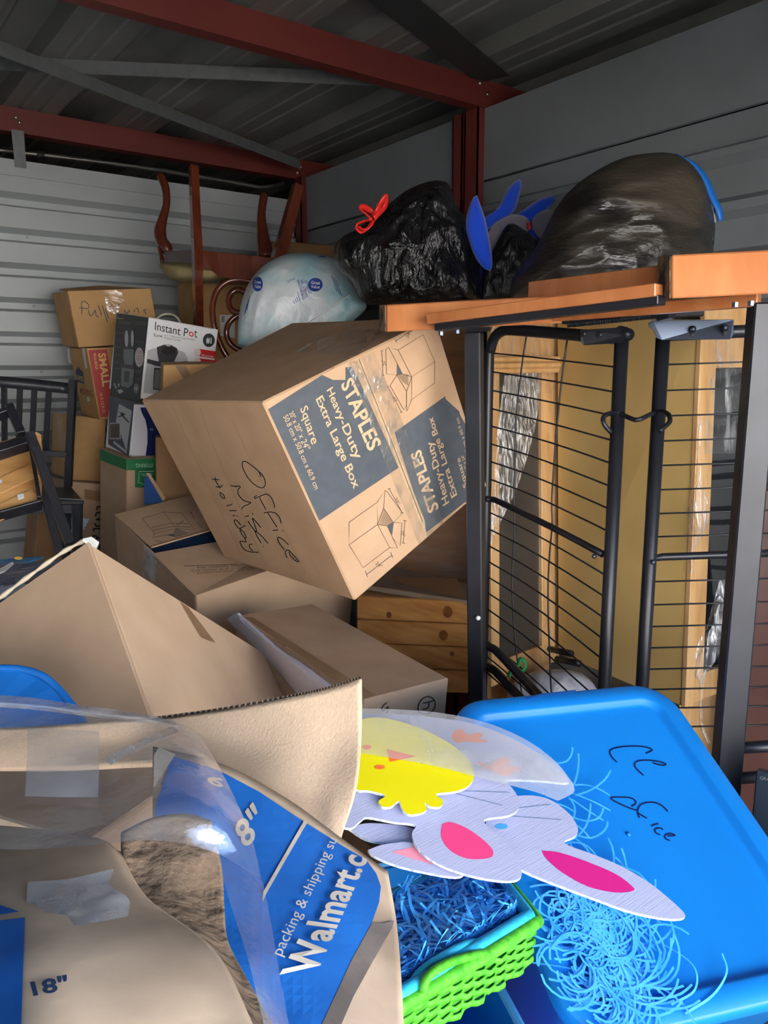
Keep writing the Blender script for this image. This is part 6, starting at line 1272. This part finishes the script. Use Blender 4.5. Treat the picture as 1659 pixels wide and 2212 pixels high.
# clear plastic hanging over the carton
M_CLEAR = film('crinkled_clear_bag', (0.78, 0.82, 0.9, 1), 0.18, 0.62, 7, (1, 1, 1), 0.16, 1.0, 0.3, 0.42, 0.70)
cb_ = thing('plastic_bag', 'crinkled clear plastic bag draped over the foreground carton', 'bag', P(250, 1700, .62))
patch('bag_film', [[(-80, 1500, .80), (60, 1508, .79), (180, 1526, .775), (290, 1540, .77), (375, 1558, .755), (432, 1590, .75)], [(-80, 1560, .74), (60, 1566, .73), (200, 1578, .72), (310, 1590, .71), (410, 1612, .70), (470, 1650, .70)], [(-80, 1640, .67), (60, 1640, .66), (210, 1645, .655), (330, 1655, .645), (440, 1690, .64), (515, 1740, .645)], [(-80, 1740, .60), (60, 1745, .59), (220, 1742, .585), (340, 1735, .58), (455, 1755, .575), (545, 1815, .60)], [(-80, 1830, .53), (60, 1835, .525), (200, 1825, .53), (330, 1815, .545), (460, 1840, .565), (565, 1900, .57)]], M_CLEAR, cb_, 0, 8, 8, 0.012, 14)
patch('bag_film', [[(468, 1848, .560), (520, 1868, .57), (568, 1905, .568)], [(500, 1960, .525), (545, 1965, .535), (584, 1985, .54)], [(535, 2070, .475), (572, 2080, .485), (602, 2090, .495)], [(575, 2235, .42), (600, 2235, .43), (628, 2235, .44)]], M_CLEAR, cb_, 0, 8, 8, 0.008, 20)
M_GLOSS = film('glossy_packing_tape', (0.9, 0.92, 0.96, 1), 0.35, 0.85, 12, (1, 1, 1), 0.05, 1.0, 0.35, 0.35, 0.6)
patch('packing_tape', [[(60, 1572, .722), (140, 1576, .716), (214, 1580, .71)], [(58, 1640, .655), (140, 1642, .652), (214, 1648, .648)], [(54, 1720, .60), (140, 1722, .597), (212, 1722, .593)]], M_SIGNBAG, cb_, 0, 6, 6, 0.003, 30)
patch('packing_tape', [[(222, 1640, .64), (300, 1600, .69), (372, 1568, .735)], [(240, 1652, .635), (310, 1612, .68), (388, 1580, .725)]], M_GLOSS, cb_, 0, 6, 5, 0.004, 40)
patch('packing_tape', [[(60, 1905, .478), (150, 1898, .478), (246, 1876, .485)], [(58, 1940, .462), (150, 1936, .462), (240, 1912, .472)], [(62, 1975, .448), (150, 1972, .446), (278, 1942, .462)], [(90, 2000, .436), (170, 1998, .435), (276, 1980, .447)]], M_GLOSS, front, 0, 6, 6, 0.004, 40)
v = [[(-80, 1498, .80), (60, 1506, .788), (180, 1524, .773), (290, 1538, .767), (378, 1558, .752)], [(-80, 1514, .785), (60, 1522, .774), (180, 1538, .762), (290, 1550, .757), (384, 1570, .745)], [(-80, 1522, .79), (60, 1532, .78), (180, 1546, .768), (290, 1558, .762), (380, 1578, .752)]]
patch('gathered_edge', v, M_GLOSS, cb_, 0, 8, 4, 0.008, 45)

# ================================================================== cartons at the bottom of the heap that carry the rest
def floor_carton(lo, hi, label):
    t = thing('base_carton', label, 'box', ((lo[0] + hi[0]) / 2, (lo[1] + hi[1]) / 2, 0), 'plain cartons at the bottom of the heap')
    axis_box('carton_body', lo, hi, M_CARD2, t, 0.004)
    axis_box('brown_tape', ((lo[0] + hi[0]) / 2 - 0.025, lo[1] + 0.004, hi[2]), ((lo[0] + hi[0]) / 2 + 0.025, hi[1] - 0.004, hi[2] + 0.0006), M_BTAPE, t)
for i in range(2):
    for j in range(4):
        floor_carton((-0.14 + 0.62 * i, 0.30 + 0.50 * j, 0.0), (0.46 + 0.62 * i, 0.78 + 0.50 * j, 0.36), 'plain taped carton on the floor under the heap')
floor_carton((0.10, 2.45, 0), (0.62, 3.30, 0.62), 'plain taped carton on the floor under the black chairs')
floor_carton((0.66, 2.50, 0), (1.20, 3.45, 0.62), 'plain taped carton on the floor under the wall stacks')
floor_carton((1.24, 2.78, 0), (1.86, 3.40, 1.52), 'tall plain carton on the floor behind the tilted carton')
